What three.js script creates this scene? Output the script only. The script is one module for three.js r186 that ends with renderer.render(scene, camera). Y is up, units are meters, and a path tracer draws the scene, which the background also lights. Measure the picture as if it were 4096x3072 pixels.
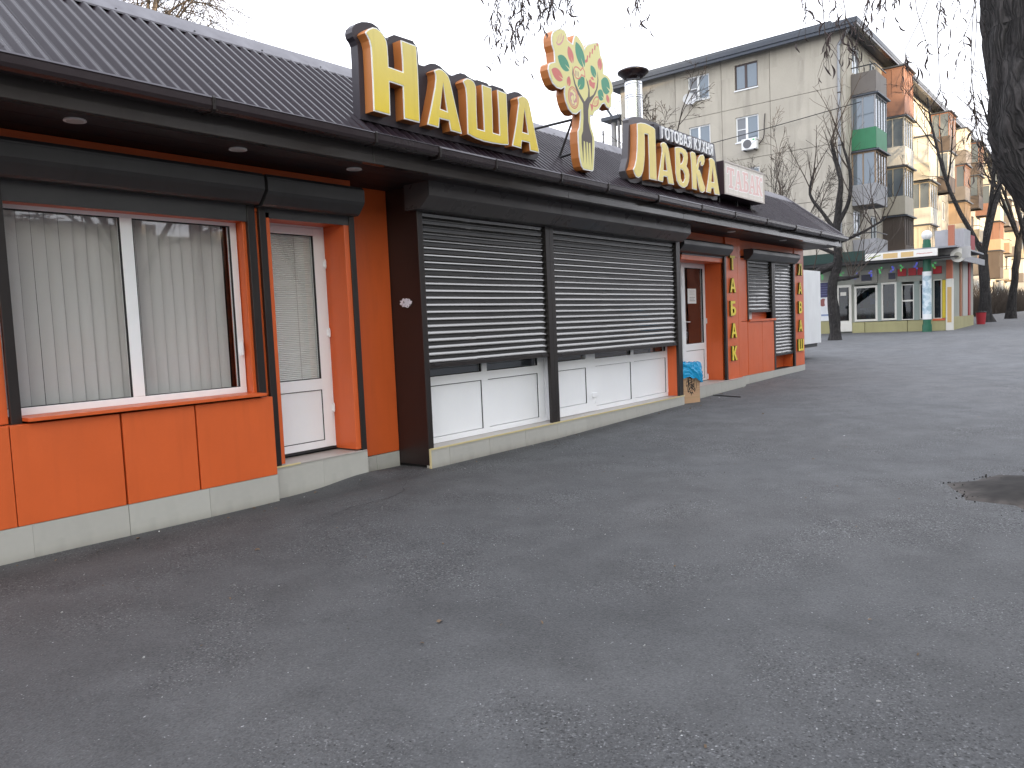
import * as THREE from 'three';
import { mergeGeometries } from 'three/addons/utils/BufferGeometryUtils.js';
import { RoundedBoxGeometry } from 'three/addons/geometries/RoundedBoxGeometry.js';
import { FontLoader } from 'three/addons/loaders/FontLoader.js';

// ---------- camera, sky, sun, exposure ----------
const scene = new THREE.Scene();
const camera = new THREE.PerspectiveCamera(53.02, 1024 / 768, 0.05, 900);
camera.position.set(0, 1.45, 0);
camera.quaternion.setFromRotationMatrix(new THREE.Matrix4().makeBasis(
  new THREE.Vector3(0.6267, -0.0433, 0.7780), new THREE.Vector3(0.0850, 0.9963, -0.0129), new THREE.Vector3(-0.7746, 0.0742, 0.6281)));
const renderer = new THREE.WebGLRenderer({ antialias: true });
renderer.setSize(1024, 768);
renderer.toneMapping = THREE.LinearToneMapping;
renderer.toneMappingExposure = 2.75;
renderer.shadowMap.enabled = true;

const SUN = new THREE.Vector3(-0.5, 0.115, 0.86).normalize();
{
  const w = 512, h = 256, d = new Float32Array(w * h * 4);
  for (let j = 0; j < h; j++) for (let i = 0; i < w; i++) {
    const el = ((j + 0.5) / h - 0.5) * Math.PI, az = ((i + 0.5) / w - 0.5) * 2 * Math.PI;
    const dir = new THREE.Vector3(Math.cos(el) * Math.cos(az), Math.sin(el), Math.cos(el) * Math.sin(az));
    const s = Math.max(0, dir.dot(SUN)), up = Math.max(0, Math.sin(el));
    const thin = 0.06 * Math.sin(az * 3 + el * 5) * Math.cos(el * 7 - az * 2) * Math.cos(el);
    const k = 1 + thin + 0.55 * Math.pow(s, 6) + 0.5 * Math.pow(s, 60);
    const o = (j * w + i) * 4;
    d[o] = (0.905 - 0.11 * up) * k; d[o + 1] = (0.92 - 0.085 * up) * k; d[o + 2] = (0.985 - 0.04 * up) * (1 + thin + 0.3 * Math.pow(s, 6)); d[o + 3] = 1;
  }
  const sky = new THREE.DataTexture(d, w, h, THREE.RGBAFormat, THREE.FloatType);
  sky.mapping = THREE.EquirectangularReflectionMapping; sky.magFilter = THREE.LinearFilter; sky.minFilter = THREE.LinearFilter; sky.needsUpdate = true;
  scene.background = sky; scene.environment = sky;
}
const sun = new THREE.DirectionalLight(new THREE.Color(1, 0.76, 0.48), 5);
sun.position.copy(SUN).multiplyScalar(120).add(new THREE.Vector3(30, 0, -5));
sun.target.position.set(30, 0, -5);
sun.castShadow = true; sun.shadow.mapSize.set(4096, 4096); sun.shadow.radius = 2;
Object.assign(sun.shadow.camera, { left: -70, right: 70, top: 40, bottom: -40, near: 1, far: 300 });
scene.add(sun, sun.target);

// ---------- random, noise, textures ----------
function rng(seed) { let a = seed >>> 0; return () => { a = (a + 0x6D2B79F5) | 0; let t = Math.imul(a ^ (a >>> 15), 1 | a); t = (t + Math.imul(t ^ (t >>> 7), 61 | t)) ^ t; return ((t ^ (t >>> 14)) >>> 0) / 4294967296; }; }
const hash2 = (x, y, s) => { let h = Math.imul(x, 374761393) ^ Math.imul(y, 668265263) ^ Math.imul(s, 974634777); h = Math.imul(h ^ (h >>> 13), 1274126177); return ((h ^ (h >>> 16)) >>> 0) / 4294967296; };
function vnoise(x, y, per, s = 1) {                     // value noise, repeating every `per` cells
  const xi = Math.floor(x), yi = Math.floor(y), fx = x - xi, fy = y - yi, m = (n) => ((n % per) + per) % per;
  const u = fx * fx * (3 - 2 * fx), v = fy * fy * (3 - 2 * fy);
  const a = hash2(m(xi), m(yi), s), b = hash2(m(xi + 1), m(yi), s), c = hash2(m(xi), m(yi + 1), s), d = hash2(m(xi + 1), m(yi + 1), s);
  return a + (b - a) * u + (c - a) * v + (a - b - c + d) * u * v;
}
function fbm(x, y, per, oct, s = 1) { let r = 0, a = 0.5, n = 0; for (let o = 0; o < oct; o++) { r += a * vnoise(x, y, per, s + o); n += a; x *= 2; y *= 2; per *= 2; a *= 0.5; } return r / n; }
const big = 1 << 20;
const toS = (v) => { v = Math.min(1, Math.max(0, v)); return 255 * (v <= 0.0031308 ? 12.92 * v : 1.055 * Math.pow(v, 1 / 2.4) - 0.055); };
function dataTex(size, fn, srgb, mx = 1, my = mx) {     // fn(u, v, out) writes linear r g b; repeats every mx by my metres
  const d = new Uint8Array(size * size * 4), o = [0, 0, 0];
  for (let j = 0; j < size; j++) for (let i = 0; i < size; i++) {
    fn(i / size, j / size, o); const k = (j * size + i) * 4;
    for (let c = 0; c < 3; c++) d[k + c] = srgb ? toS(o[c]) : Math.min(255, Math.max(0, o[c] * 255));
    d[k + 3] = 255;
  }
  const t = new THREE.DataTexture(d, size, size, THREE.RGBAFormat); t.wrapS = t.wrapT = THREE.RepeatWrapping; t.magFilter = THREE.LinearFilter; t.minFilter = THREE.LinearMipmapLinearFilter; t.generateMipmaps = true;
  if (srgb) t.colorSpace = THREE.SRGBColorSpace; t.repeat.set(1 / mx, 1 / my); t.needsUpdate = true; return t;
}
function canvasTex(w, h, draw) {
  const c = document.createElement('canvas'); c.width = w; c.height = h; const g = c.getContext('2d'); draw(g, w, h);
  const t = new THREE.CanvasTexture(c); t.colorSpace = THREE.SRGBColorSpace; t.anisotropy = 8; return t;
}
const lin = (r, g, b) => new THREE.Color().setRGB(r, g, b);
const std = (c, o = {}) => new THREE.MeshStandardMaterial({ color: Array.isArray(c) ? lin(...c) : c, roughness: 0.6, ...o });
// paint with faint mottling and grime: colour times a map near 1
function wornMap(seed, amp, mx = 1.7, streak = 0.5) {
  return dataTex(256, (u, v, o) => {
    const a = fbm(u * 6, v * 6, 6, 4, seed), b = fbm(u * 40, v * 5, 40, 2, seed + 9), f = vnoise(u * 128, v * 128, 128, seed + 20);
    const k = 1 - amp * (0.9 * a + streak * Math.max(0, b - 0.55) * 2.2 + 0.12 * f); o[0] = k; o[1] = k; o[2] = k * (1 - amp * 0.06);
  }, true, mx, mx * 1.3);
}
const roughMap = dataTex(256, (u, v, o) => { const k = 0.72 + 0.28 * fbm(u * 8, v * 8, 8, 4, 77); o[0] = o[1] = o[2] = k; }, false, 0.9);
const wornA = wornMap(3, 0.13), wornB = wornMap(14, 0.22), wornC = wornMap(31, 0.22, 3.1, 0.35);
const wornP = wornMap(90, 0.06, 2.3, 0.1);
const M = {
  orange: std([0.68, 0.122, 0.028], { map: wornA, roughness: 0.42, roughnessMap: roughMap }),
  orangeTop: std([0.40, 0.085, 0.03], { map: wornB, roughness: 0.5 }),
  brown: std([0.026, 0.0155, 0.0145], { map: wornB, roughness: 0.42, roughnessMap: roughMap }),
  railBrown: std([0.021, 0.016, 0.015], { map: wornB, roughness: 0.4, roughnessMap: roughMap }),
  boxMetal: std([0.052, 0.050, 0.052], { map: wornB, roughness: 0.38, roughnessMap: roughMap }),
  slat: std([0.245, 0.238, 0.228], { map: wornP, metalness: 0.96, roughness: 0.17, roughnessMap: roughMap }),
  roof: new THREE.MeshPhysicalMaterial({ color: lin(0.021, 0.0145, 0.0195), map: wornB, roughness: 0.33, roughnessMap: roughMap, specularIntensity: 0.22 }),
  ridge: std([0.075, 0.066, 0.08], { map: wornB, roughness: 0.5, metalness: 0, roughnessMap: roughMap }),
  gutter: std([0.026, 0.017, 0.019], { map: wornB, roughness: 0.3, roughnessMap: roughMap }),
  fascia: std([0.060, 0.052, 0.050], { map: wornB, roughness: 0.16, roughnessMap: roughMap }),
  soffit: std([0.020, 0.014, 0.016], { map: wornB, roughness: 0.55 }),
  pvc: std([0.90, 0.90, 0.915], { map: wornP, roughness: 0.3 }),
  gasket: std([0.015, 0.015, 0.016], { roughness: 0.7 }),
  tile: std([0.50, 0.485, 0.445], { map: wornC, roughness: 0.45 }),
  tileTop: std([0.46, 0.42, 0.39], { map: wornC, roughness: 0.4 }),
  trim: std([0.62, 0.52, 0.28], { roughness: 0.45 }),
  dark: std([0.012, 0.011, 0.011], { roughness: 0.9 }),
  steel: std([0.62, 0.63, 0.65], { metalness: 1, roughness: 0.24, roughnessMap: roughMap }),
  blackMetal: std([0.02, 0.02, 0.022], { roughness: 0.5 }),
  glass: new THREE.MeshPhysicalMaterial({ color: 0xffffff, transmission: 1, thickness: 0, roughness: 0.02, ior: 1.52 }),
  blind: std([0.52, 0.508, 0.495], { map: wornP, roughness: 0.75 }), doorBlind: std([0.74, 0.75, 0.73], { map: wornP, roughness: 0.6 }),
  white: std([0.75, 0.76, 0.77], { map: wornA, roughness: 0.5 }),
};

// ---------- building helpers ----------
const seen = {};
function numbered(n) { const k = seen[n] = (seen[n] ?? -1) + 1; return k ? n + '_' + String(k).padStart(3, '0') : n; }
const baseOf = new WeakMap();
const shade = (o) => { o.castShadow = o.receiveShadow = true; return o; };
function thing(name, label, category, [x, y, z] = [0, 0, 0], group) {
  const o = new THREE.Group(); o.name = numbered(name); o.position.set(x, y, z); o.userData = { label, category };
  if (group) o.userData.group = group; baseOf.set(o, [x, y, z]); scene.add(o); return o;
}
// a part: geometry given in world coordinates, moved into its parent's axes (own = geometry already centred on `at`)
function part(name, geo, mat, parent, at, kind) {
  const b = baseOf.get(parent); let m;
  if (at) { m = new THREE.Mesh(geo, mat); m.position.set(at[0] - b[0], at[1] - b[1], at[2] - b[2]); baseOf.set(m, at); }
  else { if (Array.isArray(geo)) geo = mergeAll(geo); geo.translate(-b[0], -b[1], -b[2]); m = new THREE.Mesh(geo, mat); baseOf.set(m, b); }
  m.name = name; shade(m); parent.add(m); if (kind) m.userData.kind = kind; return m;
}
function solo(name, label, category, geo, mat, at, group) {         // a thing that is one mesh
  if (Array.isArray(geo)) geo = mergeAll(geo);
  if (at) geo.translate(-at[0], -at[1], -at[2]);
  const m = shade(new THREE.Mesh(geo, mat)); m.name = numbered(name); if (at) { m.position.set(...at); baseOf.set(m, at); } else baseOf.set(m, [0, 0, 0]);
  m.userData = { label, category }; if (group) m.userData.group = group; scene.add(m); return m;
}
function mergeAll(list) { const l = list.map((g) => { g = g.index ? g.toNonIndexed() : g; for (const k of Object.keys(g.attributes)) if (!['position', 'normal', 'uv', 'color'].includes(k)) g.deleteAttribute(k); return g; }); const c = l.every((g) => g.attributes.color); if (!c) l.forEach((g) => g.deleteAttribute('color')); return l.length > 1 ? mergeGeometries(l) : l[0]; }
function planarUV(g) {                                            // uv in metres by the face's main direction
  g = g.index ? g.toNonIndexed() : g; const p = g.attributes.position, n = g.attributes.normal, uv = new Float32Array(p.count * 2);
  for (let i = 0; i < p.count; i++) {
    const ax = Math.abs(n.getX(i)), ay = Math.abs(n.getY(i)), az = Math.abs(n.getZ(i));
    if (az >= ax && az >= ay) { uv[2 * i] = p.getX(i); uv[2 * i + 1] = p.getY(i); } else if (ax >= ay) { uv[2 * i] = p.getZ(i) + 0.37; uv[2 * i + 1] = p.getY(i); } else { uv[2 * i] = p.getX(i); uv[2 * i + 1] = p.getZ(i) + 0.61; }
  }
  g.setAttribute('uv', new THREE.BufferAttribute(uv, 2)); return g;
}
const bx = (x0, x1, y0, y1, z0, z1, r = 0) => {
  const w = x1 - x0, h = y1 - y0, d = z1 - z0;
  const g = r ? new RoundedBoxGeometry(w, h, d, 2, Math.min(r, w / 2.01, h / 2.01, d / 2.01)) : new THREE.BoxGeometry(w, h, d);
  g.translate((x0 + x1) / 2, (y0 + y1) / 2, (z0 + z1) / 2); return planarUV(g);
};
// profile [[z, y], ...] swept along x
function sweepX(prof, x0, x1) {
  const s = new THREE.Shape(prof.map(([z, y]) => new THREE.Vector2(z, y)));
  const g = new THREE.ExtrudeGeometry(s, { depth: x1 - x0, bevelEnabled: false });
  // shape axes (x = z, y = y), depth -> x
  g.applyMatrix4(new THREE.Matrix4().set(0, 0, 1, x0, 0, 1, 0, 0, 1, 0, 0, 0, 0, 0, 0, 1));
  const p = g.index ? g.toNonIndexed() : g; // mirrored axes: turn the faces round
  flip(p); p.computeVertexNormals(); return planarUV(p);
}
function flip(g) { for (const k of ['position', 'uv', 'normal']) { const a = g.attributes[k]; if (!a) continue; const n = a.itemSize; for (let i = 0; i < a.count; i += 3) for (let c = 0; c < n; c++) { const t = a.array[(i + 1) * n + c]; a.array[(i + 1) * n + c] = a.array[(i + 2) * n + c]; a.array[(i + 2) * n + c] = t; } } return g; }
// an open sheet: profile points (z, y) along x
function sheetX(prof, x0, x1, seg = 1) {
  const pos = [], idx = []; for (let s = 0; s <= seg; s++) for (const [z, y] of prof) pos.push(x0 + (x1 - x0) * s / seg, y, z);
  const n = prof.length; for (let s = 0; s < seg; s++) for (let i = 0; i < n - 1; i++) { const a = s * n + i, b = a + 1, c = a + n, d = c + 1; idx.push(a, c, b, b, c, d); }
  const g = new THREE.BufferGeometry(); g.setAttribute('position', new THREE.Float32BufferAttribute(pos, 3)); g.setIndex(idx); const q = g.toNonIndexed(); q.computeVertexNormals(); return planarUV(q);
}
function cyl(r0, r1, x, y0, y1, z, seg = 20, open = false) { const g = new THREE.CylinderGeometry(r1, r0, y1 - y0, seg, 1, open); g.translate(x, (y0 + y1) / 2, z); return g; }
const V = (x, y, z) => new THREE.Vector3(x, y, z);
function tube(pts, rad, seg = 6, wob = 0, rnd = null) {            // tapered tube through points; rad per point
  const n = pts.length, pos = [], idx = [], uv = []; let len = 0;
  const up = V(0.13, 0.2, 0.97).normalize(); let nrm = null;
  for (let i = 0; i < n; i++) {
    const t = pts[Math.min(n - 1, i + 1)].clone().sub(pts[Math.max(0, i - 1)]).normalize();
    if (!nrm) nrm = up.clone().addScaledVector(t, -up.dot(t)).normalize(); else nrm.addScaledVector(t, -nrm.dot(t)).normalize();
    const b = t.clone().cross(nrm); if (i) len += pts[i].distanceTo(pts[i - 1]);
    for (let k = 0; k <= seg; k++) {
      const a = (k % seg) / seg * 2 * Math.PI, w = wob ? 1 + wob * (fbm((k % seg) * 0.9 + 3, i * 0.7 + 5, big, 2, 91) - 0.5) * 2 : 1, r = rad[i] * w;
      pos.push(pts[i].x + (nrm.x * Math.cos(a) + b.x * Math.sin(a)) * r, pts[i].y + (nrm.y * Math.cos(a) + b.y * Math.sin(a)) * r, pts[i].z + (nrm.z * Math.cos(a) + b.z * Math.sin(a)) * r);
      uv.push(k / seg * Math.max(0.3, Math.round(rad[0] * 6.28 * 2) / 2), len);
    }
  }
  for (let i = 0; i < n - 1; i++) for (let k = 0; k < seg; k++) { const a = i * (seg + 1) + k, b = a + 1, c = a + seg + 1, d = c + 1; idx.push(a, b, c, b, d, c); }
  const g = new THREE.BufferGeometry(); g.setAttribute('position', new THREE.Float32BufferAttribute(pos, 3)); g.setAttribute('uv', new THREE.Float32BufferAttribute(uv, 2)); g.setIndex(idx); g.computeVertexNormals(); return g;
}
const rod = (a, b, r, seg = 8) => tube([a, b], [r, r], seg);
function curve(pts, n) { return new THREE.CatmullRomCurve3(pts).getPoints(n); }
// shapes from outlines
const shapeOf = (pts, holes = []) => { const s = new THREE.Shape(pts.map(([x, y]) => new THREE.Vector2(x, y))); for (const h of holes) s.holes.push(new THREE.Path(h.map(([x, y]) => new THREE.Vector2(x, y)))); return s; };
const area = (p) => p.reduce((s, [x, y], i) => { const q = p[(i + 1) % p.length]; return s + x * q[1] - q[0] * y; }, 0) / 2;
function inset(p, d) {                                            // move an outline inwards by d
  const s = area(p) > 0 ? 1 : -1, n = p.length;
  return p.map((c, i) => {
    const a = p[(i + n - 1) % n], b = p[(i + 1) % n]; let e0 = [c[0] - a[0], c[1] - a[1]], e1 = [b[0] - c[0], b[1] - c[1]];
    const l0 = Math.hypot(...e0) || 1, l1 = Math.hypot(...e1) || 1, n0 = [-e0[1] / l0 * s, e0[0] / l0 * s], n1 = [-e1[1] / l1 * s, e1[0] / l1 * s];
    let m = [n0[0] + n1[0], n0[1] + n1[1]]; const q = Math.max(0.35, (m[0] * m[0] + m[1] * m[1]) / 2); return [c[0] + m[0] / q * d, c[1] + m[1] / q * d];
  });
}
function slab(shape, z0, z1) { const g = new THREE.ExtrudeGeometry(shape, { depth: z1 - z0, bevelEnabled: false, curveSegments: 8 }); g.translate(0, 0, z0); return g; }

// ---------- ground ----------
const prof = [[-400, 0], [8, 0], [12, 0.055], [14.4, 0.1], [18.2, 0.15], [24, 0.36], [28, 0.5], [33, 0.6], [40, 0.7], [60, 0.85], [900, 0.9]];
function gy(x, z) {
  let y = 0; for (let i = 0; i < prof.length - 1; i++) if (x >= prof[i][0] && x < prof[i + 1][0]) { const t = (x - prof[i][0]) / (prof[i + 1][0] - prof[i][0]); y = prof[i][1] + (prof[i + 1][1] - prof[i][1]) * t; }
  const near = Math.max(0, 1 - Math.hypot(x - 8, z + 2) / 26); return y + 0.062 * Math.exp(-(((x - 4.95) / 0.45) ** 2) - ((z + 5.93) / 0.17) ** 2) + near * 0.012 * (fbm(x * 0.5 + 40, z * 0.5 + 40, big, 2, 5) - 0.55) * 2;
}
{
  const S = 2048, tile = 4.8, A = new Float32Array(S * S), Hh = new Float32Array(S * S), R = rng(7);
  for (let j = 0; j < S; j++) for (let i = 0; i < S; i++) {
    const u = i / S, v = j / S, k = j * S + i, n = fbm(u * 24, v * 24, 24, 3, 2), g = vnoise(u * 680, v * 680, 680, 6), q = vnoise(u * 1024, v * 1024, 1024, 8);
    A[k] = 0.070 * (0.74 + 0.46 * n + 0.42 * (g - 0.5) + 0.42 * (q - 0.5)); Hh[k] = 0.45 + 0.2 * g + 0.14 * q;
  }
  const dot = (cx, cy, rx, ry, ang, fn) => { const m = Math.ceil(Math.max(rx, ry)), c = Math.cos(ang), s = Math.sin(ang); for (let y = -m; y <= m; y++) for (let x = -m; x <= m; x++) { const a = (x * c + y * s) / rx, b = (-x * s + y * c) / ry, d = a * a + b * b; if (d < 1) fn(((cy + y + S) % S) * S + ((cx + x + S) % S), d); } };
  for (let n = 0; n < 330000; n++) {                               // grit: dark pits, grey stones, few pale chips; denser in worn zones
    const cx = Math.floor(R() * S), cy = Math.floor(R() * S), t = R(), rich = fbm(cx / S * 9, cy / S * 9, 9, 3, 55), dens = 0.16 + Math.max(0, rich - 0.42) * 3.6; if (R() > dens) continue;
    const r = 0.7 + R() * R() * (1.5 + 1.6 * Math.max(0, rich - 0.45) * 4), e = 0.5 + R() * 0.5, ang = R() * 3.14;
    if (t < 0.50) { const k = 0.34 + R() * 0.36; dot(cx, cy, r, r * e, ang, (i, d) => { A[i] *= 1 - (1 - k) * (1 - d * d); Hh[i] -= 0.34 * (1 - d); }); }
    else if (t < 0.975) { const c = 0.066 + R() * 0.10; dot(cx, cy, r * 0.9, r * e * 0.9, ang, (i, d) => { A[i] = c; Hh[i] += 0.30 * (1 - d); }); }
    else { const c = 0.16 + R() * R() * 0.42; dot(cx, cy, 0.7 + R() * R() * 2.2, 0.7 + R() * 0.7, ang, (i, d) => { A[i] = c; Hh[i] += 0.3 * (1 - d); }); }
  }
  const col = dataTex(S, (u, v, o) => { const a = A[Math.round(v * S) * S + Math.round(u * S)]; o[0] = a * 1.0; o[1] = a * 1.0; o[2] = a * 1.01; }, true, tile);
  const bump = dataTex(S, (u, v, o) => { o[0] = o[1] = o[2] = Hh[Math.round(v * S) * S + Math.round(u * S)]; }, false, tile);
  const gm = new THREE.MeshStandardMaterial({ map: col, bumpMap: bump, bumpScale: 0.009, roughness: 0.82, vertexColors: true });
  const xs = [], zs = []; const fill = (arr, a, b, st) => { for (let x = a; x < b - 1e-6; x += st) arr.push(x); };
  for (const x of [-420, -250, -150, -90, -50, -30, -20, -12, -8, -5]) xs.push(x); fill(xs, -3, 20, 0.14); fill(xs, 20, 46, 0.7); for (const x of [46, 50, 55, 62, 70, 80, 95, 115, 140, 180, 260, 400, 700]) xs.push(x);
  for (const z of [-420, -250, -150, -90, -50, -30, -20, -14, -10, -8]) zs.push(z); fill(zs, -7, -5.4, 0.07); fill(zs, -5.4, 4, 0.14); for (const z of [4, 5, 6.5, 8, 10, 13, 17, 22, 30, 45, 70, 110, 180, 300, 420]) zs.push(z);
  const pos = [], uv = [], cl = [], idx = [];
  for (const z of zs) for (const x of xs) {
    pos.push(x, gy(x, z), z); uv.push(x, z);
    let k = 0.93 + 0.22 * (fbm(x * 0.3 + 70, z * 0.4 + 70, big, 4, 12) - 0.5) + 0.22 * (fbm(x * 2.1 + 9, z * 2.1 + 9, big, 2, 23) - 0.5);
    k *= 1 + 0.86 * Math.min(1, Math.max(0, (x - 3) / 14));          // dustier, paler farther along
    const w = Math.min(1, Math.max(0, 1 - Math.hypot((x - 3.6) / 1.2, (z + 2.2) / 0.9))) * 0.16; k *= 1 - w;
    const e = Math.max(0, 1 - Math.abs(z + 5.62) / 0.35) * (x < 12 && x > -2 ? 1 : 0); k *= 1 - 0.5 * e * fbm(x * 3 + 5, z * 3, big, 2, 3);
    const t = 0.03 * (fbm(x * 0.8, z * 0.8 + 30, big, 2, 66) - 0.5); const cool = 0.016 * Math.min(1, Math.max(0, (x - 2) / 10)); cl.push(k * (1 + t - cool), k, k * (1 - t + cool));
  }
  for (let j = 0; j < zs.length - 1; j++) for (let i = 0; i < xs.length - 1; i++) { const a = j * xs.length + i, b = a + 1, c = a + xs.length, d = c + 1; idx.push(a, c, b, b, c, d); }
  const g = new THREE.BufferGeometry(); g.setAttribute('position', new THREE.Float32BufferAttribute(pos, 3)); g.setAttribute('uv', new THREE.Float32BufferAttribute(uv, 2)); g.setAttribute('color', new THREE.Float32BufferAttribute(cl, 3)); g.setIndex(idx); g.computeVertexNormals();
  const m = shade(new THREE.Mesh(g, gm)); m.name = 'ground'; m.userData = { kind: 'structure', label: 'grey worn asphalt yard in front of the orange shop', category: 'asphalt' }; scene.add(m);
  // loose grit on the asphalt
  const im = new THREE.InstancedMesh(new THREE.IcosahedronGeometry(1, 0), std([1, 1, 1], { roughness: 0.9 }), 2600), mt = new THREE.Matrix4(), q = new THREE.Quaternion();
  for (let i = 0; i < 2600; i++) {
    const x = -0.5 + Math.pow(R(), 0.8) * 13, z = -5.6 + R() * 5.8, s = 0.0016 + R() * R() * R() * 0.0075, c = 0.10 + R() * R() * 0.34;
    q.setFromEuler(new THREE.Euler(R() * 6, R() * 6, R() * 6)); mt.compose(V(x, gy(x, z) + s * 0.25, z), q, V(s * (1 + R()), s * 0.7, s)); im.setMatrixAt(i, mt); im.setColorAt(i, lin(c, c * 0.98, c * 0.94));
  }
  im.name = 'grit'; im.userData = { kind: 'stuff', label: 'loose pale grit scattered over the asphalt', category: 'grit' }; shade(im); scene.add(im);
}

// ---------- the orange shop ----------
const shop = thing('shop_building', 'long single storey orange and brown shop with a dark corrugated roof', 'shop', [9, 0, -6]);
const P = (n, g, m, k) => part(n, g, m, shop, null, k);
// plinth: core, then tiles
P('plinth', [bx(-1, 3.91, -0.1, 0.235, -6.6, -5.9), bx(3.9, 5.02, -0.1, 0.27, -6.6, -5.975), bx(4.98, 5.67, -0.1, 0.155, -6.6, -6.225), bx(5.69, 11.54, -0.1, 0.18, -6.5, -5.762), bx(12.1, 14.4, -0.1, 0.258, -6.5, -5.872), bx(14.38, 18.26, -0.1, 0.268, -6.6, -6.0)], M.dark);
const tileGeo = {};
function tile(x0, x1, y0, y1, z, m) { const w = x1 - x0 - 0.004, h = y1 - y0, key = w.toFixed(2) + '_' + h.toFixed(2); if (!tileGeo[key]) { const g = tileGeo[key] = planarUV(new THREE.BoxGeometry(w, h, 0.022, 12, 6, 1)), p = g.attributes.position, c = new Float32Array(p.count * 3), o = Object.keys(tileGeo).length * 3; for (let i = 0; i < p.count; i++) { const s = Math.max(0, 1 - (p.getY(i) + h / 2) / 0.11), k = 1 - 0.5 * s * s * (0.35 + 1.1 * fbm(p.getX(i) * 9 + o, p.getY(i) * 6, big, 2, 6)); c[3 * i] = k; c[3 * i + 1] = k * (1 - 0.03 * s); c[3 * i + 2] = k * (1 - 0.08 * s); } g.setAttribute('color', new THREE.BufferAttribute(c, 3)); } part('plinth_tile', tileGeo[key], m, shop, [(x0 + x1) / 2, (y0 + y1) / 2, z - 0.011]); }
const tm = [std([0.50, 0.485, 0.445], { map: wornC, roughness: 0.45, vertexColors: true }), std([0.485, 0.47, 0.432], { map: wornC, roughness: 0.45, vertexColors: true }), std([0.512, 0.50, 0.46], { map: wornC, roughness: 0.42, vertexColors: true })];
let tk = 0; const run = (xs, y0, y1, z) => { for (let i = 0; i < xs.length - 1; i++) tile(xs[i], xs[i + 1], y0, y1, z, tm[(tk = (tk * 7 + 3) % 11) % 3]); };
run([-1.3, -0.66, -0.005, 0.65, 1.3, 1.95, 2.605, 3.26, 3.912], -0.03, 0.238, -5.88);
run([3.915, 4.46, 5.0], -0.03, 0.277, -5.952); run([5.0, 5.33, 5.655], -0.03, 0.16, -6.2);
run([5.675, 5.962, 6.628, 7.3, 7.975, 8.636, 9.297, 9.993, 10.688, 11.36, 11.56], -0.03, 0.188, -5.74);
run([12.08, 12.62, 13.28, 13.94, 14.41], 0.03, 0.266, -5.85); run([14.41, 14.9, 15.56, 16.22, 16.88, 17.54, 18.27], 0.05, 0.277, -5.975);
for (const [x0, x1, y, z0, z1] of [[3.915, 4.995, 0.277, -6.3, -5.952], [5.68, 7.0, 0.188, -6.02, -5.742], [7.003, 8.4, 0.188, -6.02, -5.742], [8.403, 9.9, 0.188, -6.02, -5.742], [9.903, 11.58, 0.188, -6.02, -5.742], [12.08, 14.4, 0.266, -6.35, -5.852]]) P('step_tile', bx(x0, x1, y, y + 0.014, z0, z1 + 0.006, 0.003), M.tileTop);
P('edge_trim', [bx(5.672, 11.56, 0.19, 0.208, -5.745, -5.733), bx(5.662, 5.676, -0.02, 0.205, -5.76, -5.733)], M.trim);
P('edge_trim', bx(3.913, 4.2, 0.279, 0.294, -5.955, -5.9425), M.trim); P('plinth_end', bx(3.905, 3.913, -0.03, 0.238, -5.96, -5.892), M.tile);
// walls behind, back and ends
P('back_wall', bx(-1.2, 18.2, 0, 3.2, -9.2, -9.1), M.brown);
P('end_wall', bx(18.2, 18.28, 0.05, 2.94, -9.2, -6.0), M.orange);
P('end_wall', bx(-1.2, -1.1, 0, 2.94, -9.2, -6.0), M.orange);
P('floor', bx(-1.1, 18.2, 0.1, 0.16, -9.1, -6.62), M.dark);
P('inner_wall', bx(3.2, 3.28, 0.2, 2.93, -9.1, -6.45), M.dark); for (const [a, z] of [[5.3, -6.3], [11.6, -6.1], [14.3, -6.1]]) P('inner_wall', bx(a, a + 0.07, 0.2, 2.93, -9.1, z), M.dark);
// orange cassettes
const panel = (x0, x1, y0, y1, z, d = 0.05, r = 0.004) => P('wall_panel', bx(x0, x1, y0, y1, z - d, z, r), M.orange);
panel(-1.1, 0.62, 0.24, 0.93, -5.876, 0.1); panel(0.624, 1.862, 0.24, 0.93, -5.876, 0.1); panel(1.868, 2.592, 0.24, 0.93, -5.876, 0.1); panel(2.607, 3.179, 0.24, 0.93, -5.876, 0.1); panel(3.193, 3.906, 0.24, 0.93, -5.876, 0.1);
P('wall_core', [bx(-1.1, 3.9, 0.2, 0.925, -6.5, -5.99), bx(-1.1, 5.0, 2.6, 2.938, -6.5, -6.006), bx(-1.1, 1.88, 0.92, 2.62, -6.5, -6.03), bx(11.6, 14.4, 2.6, 2.938, -6.5, -5.97), bx(14.4, 18.2, 2.66, 2.938, -6.5, -6.06), bx(5.68, 11.6, 2.7, 2.938, -6.5, -5.86)], M.dark);
panel(-1.1, 1.9, 0.934, 2.94, -5.985, 0.03); panel(-1.1, 5.0, 2.55, 2.938, -5.978, 0.025);
panel(3.795, 4.03, 0.936, 2.56, -5.99, 0.03); panel(3.908, 4.045, 0.305, 0.93, -5.99, 0.03);
P('sill', bx(1.972, 3.826, 0.946, 0.972, -6.14, -5.835, 0.004), M.orange);
P('window_reveal', bx(3.823, 3.86, 0.972, 2.5, -6.3, -5.992), M.orange);
P('lintel', bx(1.9, 3.86, 2.455, 2.56, -6.3, -5.99), M.orange);
P('door_reveal', bx(4.878, 4.97, 0.305, 2.55, -6.35, -5.965, 0.006), M.orange);
P('door_reveal', bx(4.008, 4.052, 0.305, 2.55, -6.35, -5.962, 0.004), M.orange);
P('lintel', bx(4.0, 4.95, 2.512, 2.57, -6.35, -5.99), M.orange);
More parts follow.
